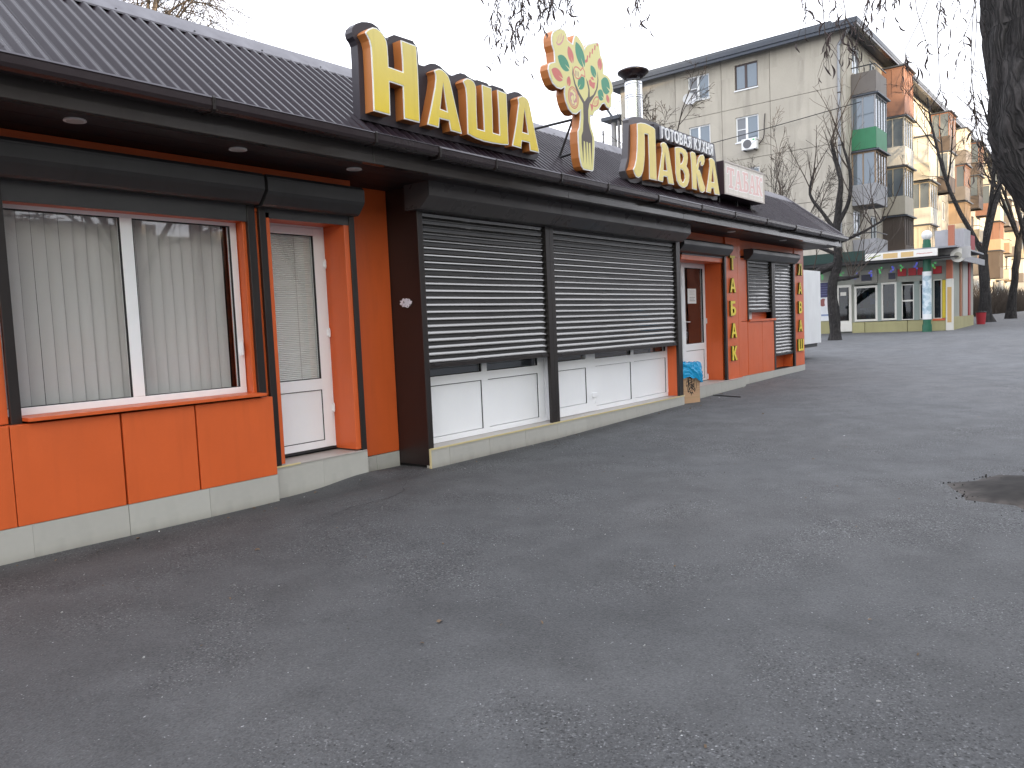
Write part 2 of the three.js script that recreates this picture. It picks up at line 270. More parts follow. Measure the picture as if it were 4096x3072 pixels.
panel(4.98, 5.655, 0.166, 2.94, -6.2, 0.05); P('wall_return', bx(4.96, 4.998, 0.3, 2.94, -6.3, -5.982), M.orange);
// C and D
panel(11.5, 14.42, 2.58, 2.938, -5.952, 0.03); panel(13.738, 14.285, 0.282, 2.576, -5.918, 0.06); panel(14.29, 14.425, 0.282, 2.938, -5.918, 0.06); panel(13.738, 14.285, 2.58, 2.938, -5.918, 0.03);
P('door_reveal', bx(13.66, 13.74, 0.282, 2.5, -6.4, -5.985), M.orange);
P('lintel', bx(12.0, 13.7, 2.46, 2.545, -6.34, -5.948, 0.004), M.orange);
panel(11.59, 12.58, 0.28, 2.5, -6.31, 0.05);
panel(14.428, 14.945, 1.36, 2.6, -6.0); panel(14.428, 14.905, 0.28, 1.352, -5.99); panel(14.91, 15.66, 0.28, 1.338, -5.985); panel(15.667, 16.412, 0.28, 1.338, -5.985);
panel(14.428, 18.27, 2.64, 2.938, -6.0); panel(17.655, 18.272, 0.28, 2.938, -5.985);
P('counter_sill', bx(14.95, 16.4, 1.342, 1.388, -6.2, -5.955, 0.004), M.orange);
P('counter_reveal', bx(14.95, 16.26, 1.39, 1.56, -6.16, -6.12), M.orange); P('lower_reveal', [bx(16.43, 17.56, 0.28, 0.6, -6.3, -6.22), bx(17.53, 17.56, 0.28, 0.6, -6.22, -6.02)], M.orange);
P('counter_notice', bx(14.98, 15.42, 1.395, 1.53, -6.115, -6.105), M.white);
// brown side of the shutter bay and its torn remains
P('side_panel', bx(5.66, 5.695, 0.03, 2.945, -6.25, -5.752, 0.003), M.brown); P('panel_foot', bx(5.668, 5.69, -0.02, 0.2, -5.80, -5.765), M.tile);
P('bay_head', bx(5.66, 11.6, 2.68, 2.945, -5.86, -5.79), M.brown);
P('side_panel', bx(11.565, 11.588, 0.19, 2.7, -6.0, -5.80), M.brown);

// rails and boxes
const rail = (x0, x1, y0, y1, z, d = 0.04) => P('shutter_rail', bx(x0, x1, y0, y1, z - d, z, 0.004), M.railBrown);
rail(1.905, 1.972, 0.928, 2.62, -5.95); rail(3.826, 3.9, 0.922, 2.62, -5.95); rail(3.94, 4.006, 0.292, 2.62, -5.948); rail(4.936, 5.0, 0.292, 2.62, -5.95);
rail(5.668, 5.737, 0.2, 2.7, -5.75, 0.05); rail(7.905, 7.986, 0.2, 2.7, -5.765, 0.05); rail(7.988, 8.07, 0.2, 2.7, -5.765, 0.05); rail(11.452, 11.588, 0.1, 2.72, -5.765, 0.05);
rail(13.662, 13.735, 0.28, 2.62, -5.905); rail(14.93, 14.97, 1.36, 2.62, -5.978); rail(16.235, 16.32, 1.36, 2.62, -5.975); rail(16.328, 16.415, 0.28, 2.62, -5.975); rail(17.56, 17.648, 0.28, 2.62, -5.972);
P('rail_screw', [7.926, 7.965, 8.01, 8.05].flatMap((x) => [0.35, 1.2, 2.25].map((y) => { const g = new THREE.SphereGeometry(0.006, 8, 6); g.translate(x, y, -5.764); return planarUV(g); })), M.blackMetal);
const boxA = (zf, zb, y0, y1) => [[zb, y1], [zf - 0.03, y1], [zf, y1 - 0.03], [zf, y0 + 0.115], [zf - 0.02, y0 + 0.085], [zf - 0.085, y0 + 0.015], [zf - 0.11, y0], [zb, y0]];
function shutterBox(x0, x1, zf, zb, y0, y1) {
  const m = P('shutter_box', sweepX(boxA(zf, zb, y0, y1), x0, x1), M.boxMetal);
  part('cover_joint', [bx(x0 + 0.006, x1 - 0.006, y1 - 0.045, y1 - 0.04, zf - 0.02, zf + 0.0015)], M.blackMetal, m); return m;
}
shutterBox(-1.1, 3.884, -5.75, -5.976, 2.59, 2.838); shutterBox(3.915, 4.975, -5.75, -5.976, 2.58, 2.838);
const bayMetal = std([0.085, 0.078, 0.080], { map: wornB, roughness: 0.34, roughnessMap: roughMap }), bBox = [[-5.86, 2.985], [-5.52, 2.985], [-5.5, 2.968], [-5.5, 2.80], [-5.515, 2.785], [-5.64, 2.685], [-5.86, 2.685]];
for (const [x0, x1] of [[5.6, 7.903], [7.909, 11.452]]) { const m = P('shutter_box', sweepX(bBox, x0, x1), bayMetal); part('cover_joint', bx(x0 + 0.01, x1 - 0.01, 2.948, 2.953, -5.52, -5.4985), M.blackMetal, m); }
shutterBox(11.73, 13.725, -5.75, -5.95, 2.57, 2.775); shutterBox(14.80, 16.243, -5.8, -6.0, 2.565, 2.77); shutterBox(16.25, 17.52, -5.8, -6.0, 2.565, 2.775);
P('closed_slat', bx(1.972, 3.826, 2.452, 2.60, -5.985, -5.962), M.boxMetal); P('closed_slat', bx(4.006, 4.936, 2.50, 2.60, -5.985, -5.962), M.boxMetal); P('closed_slat', bx(12.0, 13.66, 2.54, 2.6, -5.95, -5.93), M.boxMetal);
// roller shutters: slats with a domed face
function shutter(x0, x1, yb, yt, z, pitch, dents = 0) {
  const m = P('roller_shutter', bx(x0, x1, yb, yt, z - 0.045, z - 0.03), M.boxMetal);
  const pr = [[-0.003, 0], [0.004, 0.012], [0.0118, 0.13], [0.0122, 0.17], [0.0112, 0.22], [0.0085, 0.33], [0.0045, 0.44], [0, 0.535], [-0.0022, 0.575], [-0.0022, 0.60], [0.0065, 0.95], [0.002, 1]].map(([d, t]) => [d, (t - 0.5) * pitch]);
  const R = rng(Math.round(x0 * 100)), w = x1 - x0, gs = [0, 1, 2].map((v) => { // a few variants: true, slightly bowed, dented
    const n = 24, g = sheetX(pr, -w / 2, w / 2, n), p = g.attributes.position;
    for (let i = 0; i < p.count; i++) { const t = p.getX(i) / w + 0.5; p.setZ(i, p.getZ(i) + (v === 1 ? -0.004 * Math.sin(t * 3.14) : v === 2 ? -0.006 * Math.exp(-Math.pow((t - 0.38) * 30, 2)) + 0.002 * Math.sin(t * 9) : 0.002 * Math.sin(t * 5))); p.setY(i, p.getY(i) + (v ? 0.0012 * Math.sin(t * 7 + v) : 0)); }
    g.computeVertexNormals(); return g;
  });
  const cnt = Math.floor((yt - yb - 0.045) / pitch);
  for (let i = 0; i < cnt; i++) part('slat', gs[Math.floor(R() * 3) % 3], M.slat, m, [(x0 + x1) / 2, yb + 0.045 + (i + 0.5) * pitch, z - 0.018]);
  part('bottom_bar', bx(x0, x1, yb, yb + 0.047, z - 0.03, z + 0.002, 0.004), M.railBrown, m);
  for (const x of [x0 + 0.14, x1 - 0.12]) part('lock_pin', bx(x - 0.035, x + 0.035, yb + 0.022, yb + 0.038, z + 0.002, z + 0.012), M.blackMetal, m);
}
shutter(5.737, 7.905, 1.048, 2.70, -5.785, 0.0752); shutter(8.07, 11.452, 1.03, 2.70, -5.785, 0.0752);
shutter(14.965, 16.235, 1.525, 2.60, -6.0, 0.076); shutter(16.415, 17.56, 0.572, 2.60, -6.0, 0.0722);

// left window with vertical blinds
{
  const z = -6.12, w = P('window', [bx(1.0, 3.815, 2.425, 2.50, z - 0.06, z, 0.004), bx(1.0, 3.815, 0.972, 1.026, z - 0.06, z, 0.004), bx(2.818, 2.912, 1.026, 2.425, z - 0.06, z + 0.002, 0.004), bx(3.755, 3.815, 1.026, 2.425, z - 0.06, z, 0.004), bx(1.0, 1.06, 1.026, 2.425, z - 0.06, z)], M.pvc);
  for (const [a, b] of [[1.06, 2.818], [2.912, 3.755]]) {
    part('gasket', [bx(a, b, 2.418, 2.425, z - 0.025, z - 0.004), bx(a, b, 1.026, 1.032, z - 0.025, z - 0.004), bx(a, a + 0.007, 1.032, 2.418, z - 0.025, z - 0.004), bx(b - 0.008, b, 1.032, 2.418, z - 0.025, z - 0.004)], M.gasket, w);
    part('pane', bx(a + 0.002, b - 0.002, 1.028, 2.423, z - 0.034, z - 0.03), M.glass, w);
  }
  const R = rng(5);
  const slatG = (bow) => { const pos = [], idx = [], n = 5; for (let j = 0; j < 2; j++) for (let i = 0; i <= n; i++) { const t = i / n - 0.5; pos.push(t * 0.0885, (j - 0.5) * 1.46, bow * (0.25 - t * t) * 4); } for (let i = 0; i < n; i++) { const a = i, b = i + 1, c = i + n + 1, d = c + 1; idx.push(a, b, c, b, d, c); } const q = new THREE.BufferGeometry(); q.setAttribute('position', new THREE.Float32BufferAttribute(pos, 3)); q.setIndex(idx); q.computeVertexNormals(); return planarUV(q); };
  const gs = [slatG(0.004), slatG(0.006), slatG(0.003)];
  for (let i = 0; i < 28; i++) { const x = 1.16 + i * 0.0945; if (x > 3.77) break; const s = part('blind_slat', gs[i % 3], M.blind, w, [x, 1.72, z - 0.16 - 0.004 * R()]); s.rotation.y = -0.16 + (R() - 0.5) * 0.16; s.rotation.z = (R() - 0.5) * 0.006; }
  part('blind_rail', bx(1.0, 3.79, 2.45, 2.48, z - 0.19, z - 0.13), M.white, w);
  part('window_handle', bx(3.776, 3.795, 1.30, 1.42, z, z + 0.03, 0.006), M.pvc, w);
  P('window_backing', bx(0.9, 3.2, 0.9, 2.55, -6.46, -6.42), M.dark);
}
// white door leaf: frame, leaf, glazing, lower panel
function whiteDoor(fx0, fx1, lx0, lx1, px0, px1, y0, y1, rows, z, blind) {
  const [b0, b1, g0, g1] = rows;                                    // lower panel b0..b1, glass g0..g1
  const d = P('door', [bx(lx0, px0, y0, y1, z - 0.055, z, 0.004), bx(px1, lx1, y0, y1, z - 0.055, z, 0.004), bx(px0, px1, g1, y1, z - 0.055, z - 0.001), bx(px0, px1, b1, g0, z - 0.055, z - 0.001), bx(px0, px1, y0, b0, z - 0.055, z - 0.001)], M.pvc);
  part('door_frame', [bx(fx0, lx0 - 0.004, y0 - 0.02, y1 + 0.05, z - 0.06, z - 0.012, 0.003), bx(lx1 + 0.004, fx1, y0 - 0.02, y1 + 0.05, z - 0.06, z - 0.012, 0.003), bx(lx0, lx1, y1 + 0.004, y1 + 0.05, z - 0.06, z - 0.012, 0.003)], M.pvc, d);
  part('threshold', bx(fx0, fx1, y0 - 0.028, y0 - 0.004, z - 0.06, z - 0.01), M.blackMetal, d);
  part('lower_panel', bx(px0 + 0.006, px1 - 0.006, b0 + 0.006, b1 - 0.006, z - 0.03, z - 0.012, 0.003), M.pvc, d);
  const ring = (a, b, c, e) => [bx(a, b, e - 0.007, e, z - 0.03, z - 0.006), bx(a, b, c, c + 0.006, z - 0.03, z - 0.006), bx(a, a + 0.006, c + 0.006, e - 0.007, z - 0.03, z - 0.006), bx(b - 0.007, b, c + 0.006, e - 0.007, z - 0.03, z - 0.006)];
  part('gasket', [...ring(px0, px1, g0, g1), ...ring(px0, px1, b0, b1)], M.gasket, d);
  part('pane', bx(px0 + 0.003, px1 - 0.003, g0 + 0.003, g1 - 0.003, z - 0.034, z - 0.03), M.glass, d);
  if (blind) { const pr = []; for (let y = g0; y < g1; y += 0.018) pr.push([z - 0.075, y], [z - 0.063, y + 0.009], [z - 0.070, y + 0.0165]); part('horizontal_blind', sheetX(pr, px0 - 0.01, px1 + 0.01), M.doorBlind, d, null, 'stuff'); part('blind_cord', bx(px0 + 0.36, px0 + 0.366, g0, g1, z - 0.062, z - 0.06), M.blind, d); }
  return d;
}
{
  const d = whiteDoor(4.05, 4.876, 4.085, 4.845, 4.187, 4.737, 0.335, 2.49, [0.405, 0.912, 1.02, 2.42], -6.265, true);
  for (const y of [0.72, 1.47, 2.15]) part('hinge', [cyl(0.009, 0.009, 4.856, y - 0.045, y + 0.045, -6.255, 10), bx(4.84, 4.872, y - 0.03, y + 0.03, -6.266, -6.257)], M.pvc, d);
  const e = whiteDoor(12.6, 13.658, 12.68, 13.64, 12.802, 13.55, 0.29, 2.44, [0.33, 0.873, 0.995, 2.372], -6.29, false);
  part('door_handle', [bx(12.725, 12.757, 1.24, 1.46, -6.292, -6.282, 0.004), rod(V(12.741, 1.40, -6.28), V(12.741, 1.40, -6.235), 0.008), rod(V(12.741, 1.40, -6.236), V(12.86, 1.395, -6.236), 0.009)], M.pvc, e);
  part('door_hinge', [1.4, 0.35].map((y) => cyl(0.01, 0.01, 13.648, y - 0.05, y + 0.05, -6.28, 10)), M.pvc, e);
  P('inner_curtain', bx(12.6, 13.66, 0.3, 2.44, -6.7, -6.68), std([0.23, 0.085, 0.06], { map: wornB, roughness: 0.8 }));
  const scr = canvasTex(128, 256, (g, w, h) => { g.clearRect(0, 0, w, h); const R = rng(3); g.strokeStyle = 'rgba(205,208,215,0.85)'; for (let k = 0; k < 34; k++) { g.lineWidth = 1 + R() * 2.5; g.beginPath(); const y = R() * h, x = 12 + R() * 50; g.moveTo(x, y); g.bezierCurveTo(x + R() * 60, y - 30, x - 20 + R() * 60, y + 40, x + R() * 40, y + (R() - 0.5) * 90); g.stroke(); } });
  const sc = new THREE.PlaneGeometry(0.16, 0.34); sc.translate(12.89, 1.24, -6.3185); part('scribble', sc, new THREE.MeshStandardMaterial({ map: scr, transparent: true, roughness: 0.6 }), e);
}
// white glazed front behind the big shutters
{
  const z = -5.97, G = P('glazed_front', [
    bx(5.74, 11.44, 0.206, 0.268, z - 0.06, z), bx(5.74, 7.93, 0.842, 0.94, z - 0.06, z), bx(9.25, 11.40, 0.838, 0.945, z - 0.06, z), bx(5.74, 5.78, 0.268, 0.842, z - 0.06, z),
    bx(6.80, 6.912, 0.268, 0.842, z - 0.06, z), bx(6.815, 6.9, 0.94, 2.6, z - 0.06, z), bx(7.90, 8.03, 0.268, 2.6, z - 0.061, z + 0.001, 0.006), bx(10.26, 10.352, 0.268, 0.838, z - 0.06, z), bx(10.265, 10.35, 0.945, 2.6, z - 0.06, z), bx(11.385, 11.445, 0.268, 2.6, z - 0.061, z + 0.001), bx(9.215, 9.262, 0.268, 2.6, z - 0.061, z + 0.001, 0.004), bx(8.04, 8.08, 0.206, 2.6, z - 0.062, z + 0.006, 0.006)], M.pvc);
  const fill = (a, b) => { part('lower_panel', bx(a + 0.006, b - 0.006, 0.274, 0.834, z - 0.035, z - 0.014, 0.003), M.pvc, G); part('gasket', [bx(a, b, 0.834, 0.841, z - 0.03, z - 0.006), bx(b - 0.008, b, 0.27, 0.834, z - 0.03, z - 0.006)], M.gasket, G); part('pane', bx(a, b, 0.94, 2.6, z - 0.036, z - 0.032), M.glass, G); part('gasket', [bx(a, b, 0.94, 0.948, z - 0.03, z - 0.004), bx(b - 0.008, b, 0.948, 1.2, z - 0.03, z - 0.004)], M.gasket, G); };
  fill(5.78, 6.80); fill(6.912, 7.90); fill(9.262, 10.26); fill(10.352, 11.385);
  const D = P('shop_door', [bx(8.085, 8.14, 0.212, 2.5, z - 0.05, z + 0.01), bx(9.01, 9.21, 0.212, 2.5, z - 0.05, z + 0.01, 0.006), bx(8.14, 9.01, 0.212, 0.335, z - 0.05, z + 0.009), bx(8.14, 9.01, 0.836, 0.955, z - 0.05, z + 0.009)], M.pvc);
  part('lower_panel', bx(8.146, 9.004, 0.341, 0.83, z - 0.03, z - 0.004, 0.003), M.pvc, D); part('pane', bx(8.14, 9.01, 0.955, 2.5, z - 0.034, z - 0.03), M.glass, D);
  part('gasket', [bx(8.14, 9.01, 0.829, 0.836, z - 0.02, z + 0.004), bx(9.002, 9.01, 0.335, 0.829, z - 0.02, z + 0.004), bx(8.14, 9.01, 0.955, 0.963, z - 0.02, z + 0.004)], M.gasket, D);
  part('hinge', [bx(9.13, 9.25, 0.40, 0.47, z + 0.01, z + 0.03, 0.01), bx(9.2, 9.235, 0.32, 0.4, z + 0.006, z + 0.02, 0.006)], M.pvc, D);
  P('bay_reveal', bx(11.446, 11.47, 0.206, 1.1, -5.99, -5.81), M.orange);
  // the shop inside, seen in the gap under the shutters
  P('inner_counter', bx(6.0, 8.4, 0.2, 1.0, -6.6, -6.2), std([0.30, 0.36, 0.42], { roughness: 0.35 })); P('inner_counter', bx(9.3, 11.3, 0.2, 0.98, -6.7, -6.25), std([0.20, 0.14, 0.10], { roughness: 0.5 }));
}

// outlines of the sign letters and boards, metres in the plane of the shop front
const S = {
  H: [[4.632,4.045],[4.646,4.066],[4.678,4.093],[4.722,4.117],[4.766,4.121],[4.817,4.104],[4.854,4.075],[4.878,4.036],[4.886,3.989],[4.889,3.898],[4.887,3.817],[5.058,3.811],[5.061,3.912],[5.055,4.092],[5.251,4.089],[5.252,4.025],[5.254,3.82],[5.245,3.385],[5.044,3.386],[5.05,3.678],[4.888,3.684],[4.878,3.387],[4.681,3.39],[4.688,3.632],[4.69,3.863],[4.688,3.94],[4.674,3.994],[4.655,4.021]],
  A1: [[5.47,3.91],[5.486,3.926],[5.529,3.947],[5.575,3.951],[5.627,3.934],[5.667,3.904],[5.69,3.859],[5.827,3.379],[5.664,3.383],[5.646,3.474],[5.517,3.472],[5.498,3.383],[5.343,3.388],[5.41,3.576],[5.469,3.756],[5.487,3.837],[5.486,3.886]],
  A1h: [[5.587,3.826],[5.626,3.563],[5.533,3.571]],
  Sh: [[5.878,3.896],[5.89,3.918],[5.938,3.947],[5.991,3.95],[6.042,3.934],[6.066,3.898],[6.073,3.859],[6.066,3.686],[6.064,3.473],[6.17,3.47],[6.169,3.698],[6.167,3.932],[6.317,3.93],[6.318,3.698],[6.311,3.474],[6.417,3.47],[6.419,3.695],[6.413,3.931],[6.565,3.924],[6.564,3.708],[6.561,3.384],[6.477,3.371],[6.305,3.36],[6.151,3.357],[6.023,3.368],[5.911,3.392],[5.919,3.637],[5.919,3.793],[5.911,3.845],[5.894,3.876]],
  A2: [[6.756,3.908],[6.769,3.925],[6.826,3.951],[6.875,3.954],[6.93,3.935],[6.959,3.899],[6.974,3.85],[7.108,3.379],[6.942,3.379],[6.929,3.464],[6.798,3.462],[6.78,3.379],[6.624,3.384],[6.707,3.631],[6.748,3.785],[6.767,3.855],[6.763,3.887]],
  A2h: [[6.866,3.822],[6.914,3.561],[6.815,3.565]],
  back1: [[4.621,3.334],[4.632,3.713],[4.635,3.868],[4.634,3.971],[4.616,4.005],[4.588,4.03],[4.578,4.066],[4.59,4.11],[4.635,4.154],[4.697,4.185],[4.758,4.2],[4.82,4.206],[4.88,4.191],[4.948,4.142],[4.991,4.103],[5.001,4.117],[5.016,4.14],[5.079,4.174],[5.318,4.179],[5.341,4.157],[5.374,4.134],[5.382,3.976],[5.463,3.978],[5.495,4.002],[5.548,4.026],[5.611,4.035],[5.673,4.028],[5.725,4.007],[5.803,3.974],[5.863,3.976],[5.904,4.004],[5.967,4.029],[6.035,4.032],[6.102,4.013],[6.092,4.015],[6.187,4.004],[6.22,4.015],[6.386,4.015],[6.412,3.995],[6.464,4.014],[6.649,4.012],[6.666,3.994],[6.73,3.97],[6.767,3.996],[6.842,4.022],[6.916,4.03],[6.989,4.011],[7.075,3.979],[7.109,3.917],[7.231,3.405],[7.235,3.366],[7.16,3.326],[6.929,3.324],[6.685,3.326],[6.394,3.328],[6.118,3.329],[5.705,3.324],[5.622,3.324],[5.365,3.325],[4.98,3.33],[4.651,3.333]],
  L: [[9.346,4.097],[9.441,4.122],[9.563,4.135],[9.686,4.131],[9.794,4.119],[9.847,4.102],[9.851,3.93],[9.85,3.705],[9.85,3.396],[9.641,3.393],[9.648,3.642],[9.642,3.991],[9.545,3.988],[9.533,3.712],[9.508,3.581],[9.47,3.474],[9.414,3.404],[9.343,3.373],[9.275,3.379],[9.231,3.419],[9.202,3.469],[9.25,3.521],[9.293,3.61],[9.323,3.731],[9.344,3.935]],
  A3: [[10.003,3.928],[10.032,3.95],[10.099,3.967],[10.165,3.953],[10.22,3.908],[10.245,3.849],[10.371,3.399],[10.198,3.393],[10.169,3.483],[10.06,3.483],[10.032,3.396],[9.883,3.4],[9.966,3.625],[10.03,3.818],[10.027,3.87],[10.001,3.901]],
  A3h: [[10.114,3.83],[10.167,3.576],[10.062,3.572]],
  V: [[10.433,3.944],[10.529,3.965],[10.651,3.973],[10.763,3.957],[10.834,3.917],[10.847,3.854],[10.826,3.776],[10.791,3.721],[10.852,3.682],[10.883,3.607],[10.863,3.511],[10.806,3.435],[10.72,3.394],[10.626,3.387],[10.536,3.409],[10.469,3.465],[10.435,3.57],[10.436,3.751]],
  Vh: [[10.584,3.885],[10.656,3.882],[10.694,3.841],[10.687,3.794],[10.648,3.752],[10.595,3.727]],
  Vg: [[10.591,3.653],[10.662,3.644],[10.721,3.596],[10.728,3.532],[10.683,3.481],[10.642,3.471],[10.603,3.508],[10.587,3.589]],
  K: [[10.929,3.921],[10.937,3.95],[11.007,3.968],[11.092,3.959],[11.129,3.912],[11.136,3.847],[11.128,3.751],[11.168,3.823],[11.199,3.903],[11.279,3.957],[11.37,3.975],[11.425,3.944],[11.426,3.887],[11.395,3.825],[11.348,3.794],[11.281,3.795],[11.295,3.84],[11.28,3.857],[11.239,3.837],[11.214,3.781],[11.195,3.726],[11.243,3.718],[11.285,3.666],[11.336,3.586],[11.389,3.515],[11.425,3.475],[11.406,3.415],[11.325,3.384],[11.236,3.392],[11.185,3.473],[11.147,3.583],[11.118,3.655],[11.126,3.404],[10.97,3.406],[10.966,3.636],[10.955,3.822]],
  A4: [[11.584,3.928],[11.621,3.957],[11.703,3.966],[11.784,3.936],[11.805,3.889],[11.964,3.412],[11.766,3.409],[11.735,3.495],[11.658,3.496],[11.624,3.409],[11.458,3.411],[11.544,3.63],[11.601,3.813],[11.6,3.881]],
  A4h: [[11.707,3.837],[11.753,3.596],[11.658,3.595]],
  back2: [[9.32,4.121],[9.314,4.162],[9.358,4.196],[9.479,4.229],[9.653,4.249],[9.795,4.247],[9.921,4.243],[10.088,4.255],[10.238,4.236],[10.753,4.251],[12.044,4.254],[12.084,4.099],[12.103,4.011],[12.271,3.459],[12.12,3.428],[12.13,3.393],[12.067,3.361],[11.921,3.352],[11.874,3.367],[11.779,3.368],[11.637,3.349],[11.522,3.352],[11.364,3.346],[11.232,3.371],[11.015,3.367],[10.909,3.375],[10.802,3.345],[10.699,3.343],[10.579,3.377],[10.437,3.352],[10.3,3.355],[10.186,3.378],[10.109,3.356],[9.649,3.335],[9.618,3.392],[9.545,3.358],[9.44,3.329],[9.303,3.33],[9.222,3.371],[9.17,3.465],[9.19,3.517],[9.256,3.643],[9.287,3.865]],
  tree: [[7.436,4.74],[7.433,4.696],[7.439,4.643],[7.473,4.58],[7.479,4.533],[7.481,4.467],[7.396,4.437],[7.356,4.406],[7.343,4.348],[7.375,4.269],[7.428,4.204],[7.504,4.175],[7.592,4.177],[7.66,4.213],[7.649,4.139],[7.673,4.054],[7.729,3.974],[7.808,3.938],[7.892,3.947],[7.979,4.004],[7.968,3.904],[7.945,3.807],[7.91,3.755],[7.907,3.617],[7.921,3.445],[7.957,3.346],[7.998,3.31],[8.194,3.312],[8.228,3.334],[8.265,3.553],[8.281,3.698],[8.257,3.778],[8.207,3.852],[8.197,3.98],[8.26,3.991],[8.297,4.045],[8.401,4.1],[8.474,4.174],[8.533,4.197],[8.589,4.159],[8.659,4.148],[8.697,4.192],[8.711,4.292],[8.706,4.328],[8.757,4.387],[8.75,4.459],[8.706,4.523],[8.638,4.562],[8.534,4.57],[8.547,4.656],[8.523,4.74],[8.48,4.783],[8.473,4.853],[8.472,4.906],[8.409,4.918],[8.296,4.882],[8.184,4.834],[8.138,4.8],[8.119,4.766],[8.09,4.811],[8.025,4.857],[7.964,4.887],[7.922,4.882],[7.892,4.835],[7.862,4.76],[7.822,4.766],[7.762,4.779],[7.746,4.842],[7.699,4.88],[7.629,4.878],[7.549,4.851],[7.468,4.797]],
  trunk: [[8.003,3.387],[7.976,3.627],[7.981,3.709],[8.017,3.773],[8.038,3.928],[8.039,4.102],[7.929,4.195],[7.863,4.295],[7.828,4.401],[7.845,4.501],[7.858,4.385],[7.894,4.302],[7.972,4.215],[8.077,4.132],[8.153,4.206],[8.17,4.291],[8.124,4.42],[8.165,4.383],[8.197,4.308],[8.197,4.208],[8.277,4.254],[8.349,4.339],[8.383,4.441],[8.391,4.561],[8.407,4.458],[8.384,4.358],[8.322,4.263],[8.181,4.129],[8.149,4.041],[8.145,3.912],[8.181,3.801],[8.221,3.736],[8.217,3.665],[8.187,3.376],[8.172,3.658],[8.138,3.647],[8.131,3.369],[8.113,3.654],[8.085,3.656],[8.071,3.373],[8.052,3.651],[8.025,3.658]],
};

